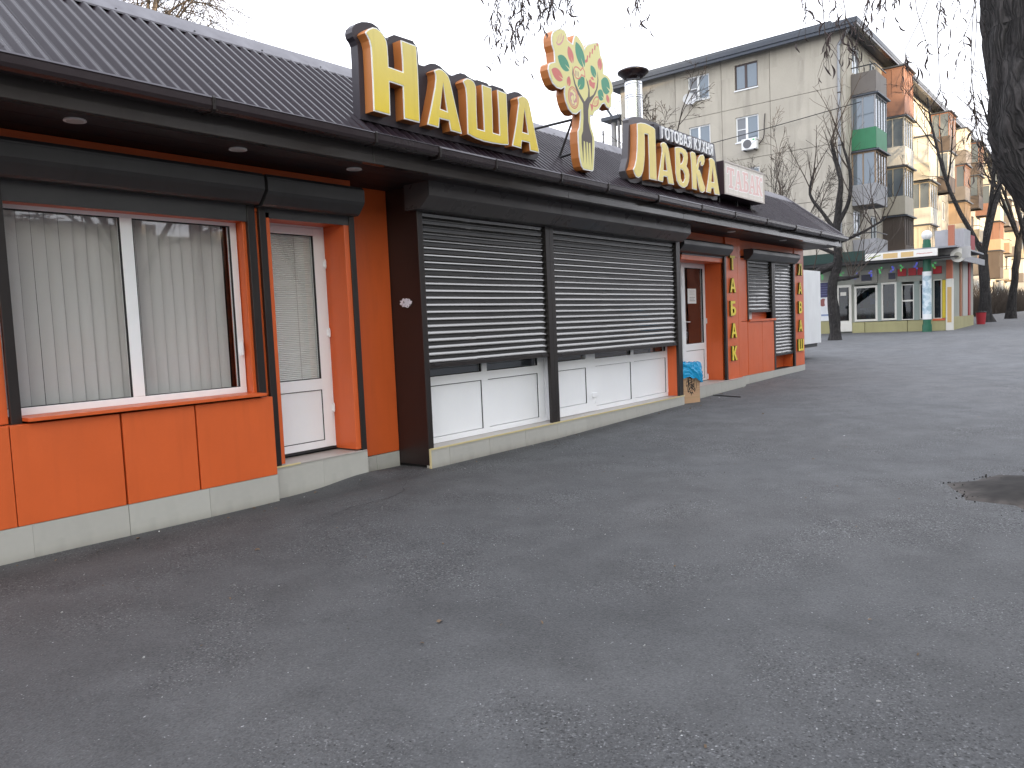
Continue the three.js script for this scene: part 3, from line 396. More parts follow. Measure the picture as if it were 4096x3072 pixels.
// ---------- roof ----------
const X0 = -1.35, X1 = 18.56, roofY = (z) => 3.175 + (-5.2 - z) * 0.79;
{
  // corrugated sheets: rib profile along x, slope from eave z -5.17 to ridge z -6.5
  const pitch = 0.104, ribs = 11, cover = pitch * ribs, prof = []; for (let i = 0; i < ribs; i++) for (const [t, h] of [[0, 0], [0.08, 0.06], [0.34, 0.9], [0.40, 1], [0.58, 1], [0.64, 0.9], [0.80, 0.06], [0.84, 0]]) prof.push([(i + t) * pitch, h * 0.027]); prof.push([cover + 0.02, 0]);
  const sl = Math.hypot(1.33, 1.33 * 0.79), cs = 1.33 / sl, sn = 1.33 * 0.79 / sl;
  const mk = (bow) => { const pos = [], idx = [], n = prof.length; const rows = 5; for (let j = 0; j <= rows; j++) { const t = j / rows, d = t * sl; for (const [x, h] of prof) { const hh = h + bow * Math.sin(t * 3.14) * Math.sin(x * 3) * 0.5; pos.push(x, d * sn + hh * cs, -d * cs + hh * sn); } } for (let j = 0; j < rows; j++) for (let i = 0; i < n - 1; i++) { const a = j * n + i, b = a + 1, c = a + n, d = c + 1; idx.push(a, b, c, b, d, c); } const g = new THREE.BufferGeometry(); g.setAttribute('position', new THREE.Float32BufferAttribute(pos, 3)); g.setIndex(idx); const q = g.toNonIndexed(); q.computeVertexNormals(); return planarUV(q); };
  const gs = [mk(0), mk(0.006), mk(-0.006)], rm = [M.roof, Object.assign(M.roof.clone(), { roughness: 0.37 }), Object.assign(M.roof.clone(), { roughness: 0.3 })];
  let k = 0; for (let x = X0; x < X1 - 0.4; x += cover, k++) part('roof_sheet', gs[(k * 5) % 3], rm[(k * 7 + 1) % 3], shop, [Math.min(x, X1 - cover - 0.02), 3.155 + (k % 2) * 0.0016, -5.17]);
  P('back_roof', sheetX([[-6.5, 4.195], [-9.4, 3.25]], X0, X1), M.roof);
  k = 0; for (let x = X0; x < X1; x += 2.4, k++) { const b = Math.min(x + 2.44, X1); P('ridge_cap', sheetX([[-6.275, 4.052 + (k % 2) * 0.003], [-6.28, 4.068 + (k % 2) * 0.003], [-6.49, 4.246 + (k % 2) * 0.003], [-6.52, 4.25 + (k % 2) * 0.003], [-6.70, 4.165]], x, b), M.ridge); }
  P('ridge_screw', Array.from({ length: 30 }, (_, i) => { const g = new THREE.CylinderGeometry(0.008, 0.008, 0.014, 6); g.translate(X0 + 0.4 + i * 0.66, 4.094, -6.312); return planarUV(g); }), M.blackMetal);
  P('eave_screw', Array.from({ length: 46 }, (_, i) => { const g = new THREE.CylinderGeometry(0.0065, 0.0065, 0.05, 6); g.translate(X0 + 0.25 + i * 0.416, roofY(-5.23) + 0.012, -5.23); return planarUV(g); }), M.blackMetal);
  P('gable_wall', [slab(shapeOf([[-5.22, 2.96], [-5.22, 3.13], [-6.5, 4.14], [-9.3, 3.25], [-9.3, 2.96]]), 0, 0.03)].map((g) => { g.applyMatrix4(new THREE.Matrix4().set(0, 0, 1, 18.46, 0, 1, 0, 0, 1, 0, 0, 0, 0, 0, 0, 1)); const q = flip(g.index ? g.toNonIndexed() : g); q.computeVertexNormals(); return planarUV(q); }), M.brown);
  const vg = (a, b) => { const g = bx(-0.05, 0.03, -0.07, 0.035, 0, Math.hypot(b[1] - a[1], b[0] - a[0])); g.rotateX(Math.atan2(b[1] - a[1], -(b[0] - a[0])) - Math.PI + 0); g.rotateX(0); return g; };
  { const a = [-5.19, 3.19], b = [-6.5, 4.225], L = Math.hypot(b[0] - a[0], b[1] - a[1]), th = Math.atan2(b[1] - a[1], -(b[0] - a[0])); const g = bx(-0.06, 0.02, -0.06, 0.03, -L, 0); g.rotateX(th); g.translate(18.57, a[1], a[0]); P('verge_trim', g, M.ridge); }
  // gutter pieces, open half box with a rolled lip
  const gp = [[-5.205, 3.165], [-5.205, 3.085], [-5.19, 3.068], [-5.10, 3.062], [-5.072, 3.075], [-5.062, 3.10], [-5.062, 3.145], [-5.056, 3.152], [-5.068, 3.156], [-5.072, 3.145], [-5.073, 3.105], [-5.083, 3.085], [-5.10, 3.075], [-5.185, 3.08], [-5.192, 3.092], [-5.192, 3.165]];
  const joints = [-1.35, 0.05, 1.45, 3.05, 4.55, 5.33, 6.15, 7.3, 8.3, 9.6, 10.95, 12.2, 13.6, 15.1, 16.6, 18.56];
  for (let i = 0; i < joints.length - 1; i++) { const dy = -0.004 * ((i * 3) % 4); P('gutter', sweepX(gp.map(([z, y]) => [z, y + dy]), joints[i] + 0.002, joints[i + 1] - 0.002), M.gutter); P('gutter_clip', sweepX([[-5.21, 3.17], [-5.21, 3.06], [-5.08, 3.052], [-5.056, 3.07], [-5.05, 3.15], [-5.054, 3.163], [-5.062, 3.158], [-5.064, 3.09], [-5.10, 3.06], [-5.2, 3.07]].map(([z, y]) => [z, y + dy]), joints[i] - 0.012, joints[i] + 0.012), M.railBrown); }
  P('eave_trim', sheetX([[-5.14, 3.168], [-5.15, 3.186], [-5.24, 3.20]], X0, X1), M.ridge);
  for (let x = X0; x < X1; x += 3.0) P('fascia_board', [bx(x + 0.002, Math.min(x + 3, X1) - 0.002, 3.0, 3.16, -5.275, -5.235), bx(x + 0.002, Math.min(x + 3, X1) - 0.002, 2.932, 3.008, -5.30, -5.222, 0.004)], M.fascia);
  for (let i = 0; i < 4; i++) P('soffit_board', bx(X0, X1, 2.942, 2.956, -5.30 - (i + 1) * 0.245 + 0.006, -5.30 - i * 0.245), M.soffit);
  P('end_fascia', bx(18.5, 18.545, 2.935, 3.16, -9.2, -5.3), M.fascia);
}
const lightGeo = (() => { const a = new THREE.CylinderGeometry(0.066, 0.07, 0.012, 28); return planarUV(a); })();
for (const [x, z, where] of [[2.284, -5.48, 'above the left half of the blinded window'], [3.506, -5.52, 'above the right half of the blinded window'], [4.68, -5.53, 'above the white door with the blind'], [13.05, -5.5, 'above the door with the paper notice'], [15.6, -5.5, 'above the small counter shutter']]) {
  const t = thing('recessed_lamp', 'round unlit lamp in the dark soffit ' + where, 'ceiling lamp', [x, 2.94, z], 'recessed lamps in the soffit');
  const a = part('lamp_ring', lightGeo, M.white, t, [x, 2.938, z]); const g = new THREE.CylinderGeometry(0.052, 0.052, 0.004, 24); part('lamp_glass', planarUV(g), std([0.5, 0.5, 0.48], { roughness: 0.35 }), a, [x, 2.9305, z]);
}
// steel flue with a black rain cap, behind the ridge
{
  const t = thing('flue_pipe', 'shiny steel flue pipe with a black conical cap behind the second yellow sign', 'chimney pipe', [12.25, 3.9, -6.9]), x = 12.25, z = -6.9, ring = (y, r) => { const g = new THREE.TorusGeometry(r, 0.008, 8, 32); g.rotateX(Math.PI / 2); g.translate(x, y, z); return planarUV(g); };
  const p = part('pipe', cyl(0.15, 0.15, x, 3.7, 5.62, z, 36), M.steel, t); part('seam', [ring(5.35, 0.151), ring(5.39, 0.151), ring(5.58, 0.151), ring(4.72, 0.151), ring(4.68, 0.151)], M.steel, t);
  const prof = [[0.02, 0.0], [0.14, 0.0], [0.27, 0.10], [0.275, 0.13], [0.255, 0.14], [0.12, 0.20], [0.0, 0.215]].map(([r, y]) => new THREE.Vector2(r, y)); const g = new THREE.LatheGeometry(prof, 40); g.translate(x, 5.68, z);
  part('rain_cap', planarUV(g), M.gutter, t); part('cap_stay', [0, 2.1, 4.2].map((a) => rod(V(x + 0.148 * Math.cos(a), 5.5, z + 0.148 * Math.sin(a)), V(x + 0.15 * Math.cos(a), 5.74, z + 0.15 * Math.sin(a)), 0.007)), M.blackMetal, t);
}

// ---------- signs on the roof ----------
const SG = {
  back: std([0.040, 0.033, 0.042], { map: wornB, roughness: 0.5 }), side: std([0.50, 0.175, 0.045], { map: wornA, roughness: 0.45 }), trim: std([0.86, 0.86, 0.85], { roughness: 0.4 }),
  face: std([1, 1, 1], { map: wornA, vertexColors: true, roughness: 0.38 }), face2: std([0.86, 0.69, 0.22], { map: wornA, roughness: 0.38 }),
};
function gradient(g, y0, y1, lo, hi) { const p = g.attributes.position, c = new Float32Array(p.count * 3); for (let i = 0; i < p.count; i++) { const t = Math.min(1, Math.max(0, (p.getY(i) - y0) / (y1 - y0))); for (let k = 0; k < 3; k++) c[3 * i + k] = lo[k] + (hi[k] - lo[k]) * t; } g.setAttribute('color', new THREE.BufferAttribute(c, 3)); return g; }
function subdiv(g) {                                               // cut long triangles so that a colour gradient printed on the face shows
  let src = g.index ? g.toNonIndexed() : g; const P0 = src.attributes.position, out = []; const q = [];
  for (let i = 0; i < P0.count; i += 3) q.push([0, 1, 2].map((k) => V(P0.getX(i + k), P0.getY(i + k), P0.getZ(i + k))));
  while (q.length) { const t = q.pop(); let m = 0, e = 0; for (let k = 0; k < 3; k++) { const d = t[k].distanceTo(t[(k + 1) % 3]); if (d > m) { m = d; e = k; } } if (m < 0.12) { out.push(...t); continue; } const a = t[e], b = t[(e + 1) % 3], c = t[(e + 2) % 3], h = a.clone().add(b).multiplyScalar(0.5); q.push([a, h, c], [h, b, c]); }
  const r = new THREE.BufferGeometry().setFromPoints(out); r.computeVertexNormals(); return r;
}
const letterPlate = (out, holes, name, t, zb, zf, grad, labelled) => {
  const s = (d) => shapeOf(d ? inset(out, d) : out, holes.map((h) => d ? inset(h, -d) : h));
  const m = part(name, planarUV(slab(s(0), zb, zf - 0.012)), SG.side, t);
  part('letter_rim', planarUV(slab(s(0.001), zf - 0.0118, zf - 0.004)), SG.trim, m);
  const f = grad ? gradient(subdiv(slab(s(0.0125), zf - 0.0038, zf)), 3.4, 4.1, grad[0], grad[1]) : slab(s(0.0125), zf - 0.0038, zf);
  part('letter_face', planarUV(f), grad ? SG.face : SG.face2, m);
};
const legs = (t, xs, yTop, z) => { for (const x of xs) { const yr = roofY(z + 0.02); part('bracket', [bx(x - 0.017, x + 0.017, roofY(z) - 0.06, yTop, z - 0.03, z + 0.0), bx(x - 0.017, x + 0.017, yTop + 0.02, yTop + 0.05, z - 0.42, z - 0.03), rod(V(x, yTop + 0.03, z - 0.40), V(x, roofY(z - 0.1) - 0.02, z - 0.1), 0.014, 6)], M.blackMetal, t); } };
{
  const t = thing('roof_sign', 'yellow four letter roof sign on a dark backing reading НАША', 'sign', [5.9, 3.33, -5.35]);
  part('backing', planarUV(slab(shapeOf(S.back1), -5.43, -5.335)), SG.back, t);
  const gr = [[0.84, 0.62, 0.05], [0.84, 0.70, 0.24]];
  letterPlate(S.H, [], 'letter', t, -5.334, -5.22, gr); letterPlate(S.A1, [S.A1h], 'letter', t, -5.334, -5.22, gr); letterPlate(S.Sh, [], 'letter', t, -5.334, -5.22, gr); letterPlate(S.A2, [S.A2h], 'letter', t, -5.334, -5.22, gr);
  legs(t, [4.95, 5.9, 6.75], 3.4, -5.40);
}
{
  const t = thing('roof_sign', 'yellow five letter roof sign with brown sides reading ЛАВКА', 'sign', [10.8, 3.33, -5.35]);
  part('backing', planarUV(slab(shapeOf(S.back2), -5.43, -5.335)), std([0.10, 0.092, 0.10], { map: wornB, roughness: 0.42 }), t);
  const L = (o, h) => letterPlate(o, h, 'letter', t, -5.334, -5.22, null); L(S.L, []); L(S.A3, [S.A3h]); L(S.V, [S.Vh, S.Vg]); L(S.K, []); L(S.A4, [S.A4h]);
  legs(t, [9.75, 10.8, 11.7], 3.4, -5.40);
}
const bold = await new FontLoader().loadAsync('fonts/droid/droid_sans_bold.typeface.json');
const serif = await new FontLoader().loadAsync('fonts/droid/droid_serif_bold.typeface.json');
function glyph(font, ch, w, h, depth) {                            // one letter scaled to w by h, lower left at 0, 0
  const s = font.generateShapes(ch, 1); const g = new THREE.ExtrudeGeometry(s, { depth, bevelEnabled: false, curveSegments: 6 }); g.computeBoundingBox(); const b = g.boundingBox; g.translate(-b.min.x, -b.min.y, 0); g.scale(w / (b.max.x - b.min.x), h / (b.max.y - b.min.y), 1); return planarUV(g);
}
{
  const t = thing('roof_sign', 'row of small white raised letters on a dark strip reading ГОТОВАЯ КУХНЯ above the yellow ЛАВКА letters', 'sign', [10.9, 3.98, -5.28]);
  part('backing', bx(9.872, 11.76, 3.985, 4.19, -5.334, -5.255, 0.004), SG.back, t);
  const words = 'ГОТОВАЯ КУХНЯ', wd = { 'Г': 0.085, 'О': 0.14, 'Т': 0.105, 'В': 0.105, 'А': 0.13, 'Я': 0.115, ' ': 0.055, 'К': 0.11, 'У': 0.12, 'Х': 0.12, 'Н': 0.125 };
  const tot = [...words].reduce((s, c) => s + wd[c] + 0.018, 0), k = 1.73 / tot; let x = 10.022; const sideM = std([0.42, 0.42, 0.46], { roughness: 0.5 });
  for (const c of words) { if (c !== ' ') { const g = glyph(bold, c, wd[c] * k, 0.172, 0.03); g.translate(x, 4.003, -5.25); const m = part('letter', g, sideM, t); const f = glyph(bold, c, wd[c] * k - 0.003, 0.169, 0.004); f.translate(x + 0.0015, 4.0045, -5.2198); part('letter_face', f, SG.trim, m); } x += (wd[c] + 0.018) * k; }
}
{
  const t = thing('roof_sign', 'lit-box roof sign, pale beige face with pink letters reading ТАБАК', 'sign', [13.0, 3.46, -5.3]);
  const face = canvasTex(1024, 330, (g, w, h) => {
    g.fillStyle = '#d9d0c4'; g.fillRect(0, 0, w, h); g.textBaseline = 'alphabetic'; g.font = 'bold 250px serif'; const s = 'ТАБАК', xs = [60, 240, 440, 610, 790], ww = [175, 195, 165, 190, 190];
    for (const pass of [0, 1]) [...s].forEach((c, i) => { g.save(); const m = g.measureText(c).width; g.translate(xs[i], 262 + (i % 2) * 4); g.scale(ww[i] / m, 1.18); g.lineJoin = 'round'; if (!pass) { g.strokeStyle = '#f3eeea'; g.lineWidth = 26; g.strokeText(c, 0, 0); } else { g.strokeStyle = '#e3bab2'; g.lineWidth = 9; g.strokeText(c, 0, 0); g.fillStyle = '#e3bab2'; g.fillText(c, 0, 0); } g.restore(); });
    const R = rng(8); g.globalAlpha = 0.05; for (let i = 0; i < 70; i++) { g.fillStyle = R() > 0.5 ? '#8a7d70' : '#fff'; g.fillRect(R() * w, 0, 4 + R() * 30, h); }
  });
  part('case', bx(12.155, 13.885, 3.458, 3.997, -5.56, -5.228, 0.004), std([0.055, 0.036, 0.044], { map: wornB, roughness: 0.45 }), t);
  part('case_rim', [bx(12.155, 13.885, 3.458, 3.482, -5.228, -5.214), bx(12.155, 13.885, 3.973, 3.997, -5.228, -5.214), bx(12.155, 12.172, 3.482, 3.973, -5.228, -5.214), bx(13.868, 13.885, 3.482, 3.973, -5.228, -5.214)], std([0.55, 0.49, 0.44], { roughness: 0.5 }), t);
  const pl = new THREE.PlaneGeometry(1.70, 0.493); pl.translate(13.02, 3.7275, -5.2225); part('sign_face', pl, new THREE.MeshStandardMaterial({ map: face, roughness: 0.35 }), t);
  legs(t, [12.35, 13.1, 13.7], 3.47, -5.40);
}
{ // the tree-and-fork logo
  const t = thing('logo_sign', 'tall cut-out roof sign of a leafy tree growing out of a fork', 'sign', [8.1, 3.31, -5.3]);
  const m = part('body', planarUV(slab(shapeOf(S.tree), -5.345, -5.236)), SG.side, t);
  part('rim', planarUV(slab(shapeOf(inset(S.tree, 0.001)), -5.2358, -5.226)), SG.trim, m);
  const bw = 1.46, bh = 1.64, bx0 = 7.32, by0 = 3.29, PX = 900, art = canvasTex(PX, Math.round(PX * bh / bw), (g, w, h) => {
    const s = w / bw, X = (x) => (x - bx0) * s, Y = (y) => h - (y - by0) * s; g.fillStyle = '#e0d68c'; g.fillRect(0, 0, w, h);
    const path = (p) => { g.beginPath(); p.forEach(([x, y], i) => i ? g.lineTo(X(x), Y(y)) : g.moveTo(X(x), Y(y))); g.closePath(); };
    const pink = '#cf6a5e', green = '#2b8a66', dark = '#50443f', cream = '#e4da9a';
    const leaf = (c, ax, ay, b_x, b_y, wd) => { const mx = (ax + b_x) / 2, my = (ay + b_y) / 2, dx = b_x - ax, dy = b_y - ay, l = Math.hypot(dx, dy), nx = -dy / l * wd * 0.98, ny = dx / l * wd * 0.98; g.beginPath(); g.moveTo(X(ax), Y(ay)); g.bezierCurveTo(X(ax + dx * 0.25 + nx * 0.75), Y(ay + dy * 0.25 + ny * 0.75), X(ax + dx * 0.8 + nx * 0.7), Y(ay + dy * 0.8 + ny * 0.7), X(b_x), Y(b_y)); g.bezierCurveTo(X(ax + dx * 0.8 - nx * 0.7), Y(ay + dy * 0.8 - ny * 0.7), X(ax + dx * 0.25 - nx * 0.75), Y(ay + dy * 0.25 - ny * 0.75), X(ax), Y(ay)); g.fillStyle = c === 'g' ? green : pink; g.fill(); g.strokeStyle = '#b9b690'; g.lineWidth = 2.5; g.stroke(); g.beginPath(); const k = wd * 0.07; g.moveTo(X(b_x + nx / wd * k), Y(b_y + ny / wd * k)); g.lineTo(X(b_x - dx * 0.42), Y(b_y - dy * 0.42)); g.lineTo(X(b_x - nx / wd * k), Y(b_y - ny / wd * k)); g.fillStyle = cream; g.fill(); };
    [["p",7.405,4.36,7.635,4.299,0.129],["g",7.542,4.542,7.78,4.441,0.153],["p",7.767,4.711,7.849,4.526,0.113],["g",7.931,4.8,8.095,4.533,0.165],["p",8.461,4.737,8.444,4.583,0.101],["g",8.239,4.595,8.354,4.476,0.106],["g",8.087,4.418,7.946,4.26,0.125],["p",7.763,4.365,7.736,4.238,0.078],["g",8.471,4.468,8.672,4.381,0.202],["g",8.385,4.318,8.514,4.253,0.134],["p",8.589,4.323,8.64,4.218,0.072]].forEach((l) => leaf(...l));
    path(S.trunk); g.fillStyle = dark; g.fill();
    // pizza
    const cx = X(7.835), cy = Y(4.131), rx = 0.105 * s, ry = 0.122 * s; g.strokeStyle = pink; for (const [k, lw] of [[1, 8], [0.84, 5]]) { g.lineWidth = lw; g.beginPath(); g.ellipse(cx, cy, rx * k, ry * k, 0, 0, 7); g.stroke(); } g.fillStyle = '#c98a86'; g.beginPath(); g.ellipse(cx, cy, rx * 0.74, ry * 0.74, 0, 0, 7); g.fill(); g.fillStyle = cream; for (let i = 0; i < 11; i++) { const a = i * 2.4, r = 0.16 + 0.15 * (i % 4); g.beginPath(); g.ellipse(cx + Math.cos(a) * r * rx * 1.1, cy + Math.sin(a) * r * ry * 1.1, 10, 17, a, 0, 7); g.fill(); }
    // drumstick
    g.lineWidth = 9; g.strokeStyle = pink; g.fillStyle = cream; g.beginPath(); g.moveTo(X(7.86), Y(4.43)); g.bezierCurveTo(X(7.86), Y(4.52), X(7.95), Y(4.52), X(8.01), Y(4.485)); g.lineTo(X(8.06), Y(4.53)); g.lineTo(X(8.10), Y(4.49)); g.lineTo(X(8.10), Y(4.43)); g.lineTo(X(8.03), Y(4.44)); g.bezierCurveTo(X(7.99), Y(4.37), X(7.90), Y(4.34), X(7.86), Y(4.43)); g.fill(); g.stroke(); g.lineWidth = 7; g.strokeStyle = '#9a6a63'; for (const o of [0, 0.03, 0.06]) { g.beginPath(); g.moveTo(X(7.90 + o), Y(4.46)); g.lineTo(X(7.90 + o), Y(4.40)); g.stroke(); }
    // fish
    g.strokeStyle = pink; g.lineWidth = 9; g.beginPath(); g.moveTo(X(8.25), Y(4.12)); g.bezierCurveTo(X(8.27), Y(4.20), X(8.33), Y(4.25), X(8.385), Y(4.245)); g.bezierCurveTo(X(8.41), Y(4.17), X(8.36), Y(4.11), X(8.25), Y(4.12)); g.stroke(); g.fillStyle = pink; path([[8.26, 4.13], [8.19, 4.13], [8.21, 4.10], [8.23, 4.04], [8.26, 4.09]]); g.fill(); g.lineWidth = 6; for (const o of [0, 0.03, 0.06]) { g.beginPath(); g.moveTo(X(8.30 + o), Y(4.14 + o * 0.3)); g.lineTo(X(8.31 + o), Y(4.19 + o * 0.3)); g.stroke(); }
    // cup, skewer, sausage on a fork
    g.fillStyle = pink; path([[8.18, 4.40], [8.22, 4.43], [8.26, 4.40], [8.33, 4.41], [8.31, 4.34], [8.285, 4.325], [8.20, 4.35]]); g.fill(); path([[8.22, 4.45], [8.28, 4.47], [8.31, 4.43], [8.25, 4.43]]); g.fill();
    for (let i = 0; i < 5; i++) { const x = 8.17 + i * 0.06, y = 4.66 + i * 0.058; g.save(); g.translate(X(x), Y(y)); g.rotate(0.25); g.fillRect(-9, -26 + i * 2, 17, 50 - i * 4); g.restore(); } path([[8.12, 4.60], [8.16, 4.615], [8.15, 4.65], [8.11, 4.63]]); g.fill();
    g.lineWidth = 12; g.strokeStyle = '#cf8f8f'; g.beginPath(); g.moveTo(X(7.53), Y(4.70)); g.bezierCurveTo(X(7.53), Y(4.64), X(7.66), Y(4.70), X(7.68), Y(4.81)); g.stroke(); g.lineWidth = 6; for (let i = 0; i < 4; i++) { g.beginPath(); g.moveTo(X(7.55 + i * 0.03), Y(4.70 + i * 0.02)); g.lineTo(X(7.54 + i * 0.03), Y(4.76 + i * 0.02)); g.stroke(); }
  });
  const fg = new THREE.ShapeGeometry(shapeOf(inset(S.tree, 0.014))); fg.translate(0, 0, -5.2238); const p = fg.attributes.position, u = fg.attributes.uv; for (let i = 0; i < p.count; i++) u.setXY(i, (p.getX(i) - bx0) / bw, (p.getY(i) - by0) / bh);
  part('printed_face', fg, new THREE.MeshStandardMaterial({ map: art, roughness: 0.3 }), t);
  const bar = (a, b) => rod(V(...a), V(...b), 0.016, 6);
  part('bracket', [bar([8.08, 3.55, -5.36], [8.08, 3.20, -5.40]), bar([8.2, 3.45, -5.36], [8.2, 3.18, -5.36]), bar([8.06, 3.95, -5.37], [8.06, 3.95, -6.1]), bar([8.06, 3.92, -6.1], [8.06, 3.46, -5.75]), bar([8.06, 4.0, -5.37], [8.06, 3.42, -5.68]), bar([8.06, 3.55, -5.37], [8.06, 3.52, -5.75])], M.blackMetal, t);
}
// ---------- letters on the piers ----------
const SL = { side: std([0.075, 0.07, 0.012], { roughness: 0.6 }), face: std([0.86, 0.68, 0.06], { map: wornA, roughness: 0.45 }) };
function pierLetters(word, label, spots, z) {
  const t = thing('wall_lettering', label, 'sign', [spots[0][0], 0.6, z]);
  [...word].forEach((c, i) => { const [x0, x1, y0, y1] = spots[i], w = x1 - x0, h = y1 - y0, g = glyph(bold, c, w, h, 0.03); g.translate(x0, y0, z + 0.002); const m = part('letter', g, SL.side, t); const f = glyph(bold, c, w - 0.012, h - 0.012, 0.004); f.translate(x0 + 0.002, y0 + 0.008, z + 0.0322); part('letter_face', f, SL.face, m); });
}
pierLetters('ТАБАК', 'yellow letters down the orange pier by the notice door reading ТАБАК', [[13.865, 14.095, 2.33, 2.602], [13.85, 14.115, 1.905, 2.18], [13.856, 14.10, 1.47, 1.755], [13.87, 14.125, 1.055, 1.335], [13.885, 14.125, 0.625, 0.905]], -5.918);
pierLetters('ЛАВАШ', 'yellow letters down the last orange pier of the shop reading ЛАВАШ', [[17.80, 18.08, 2.325, 2.60], [17.82, 18.06, 1.90, 2.17], [17.84, 18.05, 1.462, 1.745], [17.82, 18.055, 1.048, 1.32], [17.77, 18.12, 0.605, 0.885]], -5.985);

// ---------- small things by the shop ----------
{
  const tex = canvasTex(256, 256, (g, w, h) => { g.clearRect(0, 0, w, h); const R = rng(21); g.fillStyle = '#dfe0ea'; g.beginPath(); for (let i = 0; i < 26; i++) { const a = i / 26 * 6.283, r = (0.30 + R() * 0.17) * w; const x = w / 2 + Math.cos(a) * r, y = h / 2 + Math.sin(a) * r * 0.8; i ? g.lineTo(x, y) : g.moveTo(x, y); } g.fill(); g.fillStyle = '#2a1a1c'; for (let i = 0; i < 16; i++) { g.beginPath(); g.ellipse(R() * w, h * (0.3 + R() * 0.6), 3 + R() * 16, 2 + R() * 7, R() * 3, 0, 7); if (R() > 0.4) g.globalCompositeOperation = 'destination-out'; else g.globalCompositeOperation = 'source-over'; g.fill(); } g.globalCompositeOperation = 'source-atop'; g.fillStyle = 'rgba(120,118,140,.55)'; for (let i = 0; i < 5; i++) g.fillRect(60 + R() * 20, 70 + i * 24, 110, 4); });
  const n = 10, g = new THREE.PlaneGeometry(0.24, 0.15, n, n), p = g.attributes.position; for (let i = 0; i < p.count; i++) p.setZ(i, 0.002 + 0.007 * Math.max(0, fbm(p.getX(i) * 30 + 9, p.getY(i) * 30 + 9, big, 2, 4) - 0.45) * 3); g.rotateY(-Math.PI / 2); g.translate(5.657, 1.75, -5.975); g.computeVertexNormals();
  solo('torn_paper', 'torn white paper stuck on the dark brown side panel beside the big shutters', 'paper', g, new THREE.MeshStandardMaterial({ map: tex, alphaTest: 0.5, roughness: 0.8, side: THREE.DoubleSide }), [5.657, 1.75, -5.975]);
  const nt = canvasTex(256, 256, (c, w, h) => { c.fillStyle = '#e6e3e0'; c.fillRect(0, 0, w, h); const R = rng(5); for (let i = 0; i < 6; i++) { c.fillStyle = i < 3 ? 'rgba(150,146,150,.7)' : 'rgba(60,56,60,.85)'; let x = 50 + R() * 20; const y = 40 + i * 30 + (i > 2 ? 14 : 0); while (x < 200) { const l = 8 + R() * 22; c.fillRect(x, y, l, i < 3 ? 6 : 9); x += l + 6; } } });
  const ng = new THREE.PlaneGeometry(0.35, 0.27); ng.translate(13.135, 1.865, -6.3185); solo('paper_notice', 'white printed sheet taped to the glass of the right-hand white door', 'notice', ng, new THREE.MeshStandardMaterial({ map: nt, roughness: 0.8, side: THREE.DoubleSide }), [13.135, 1.865, -6.3185]);
}
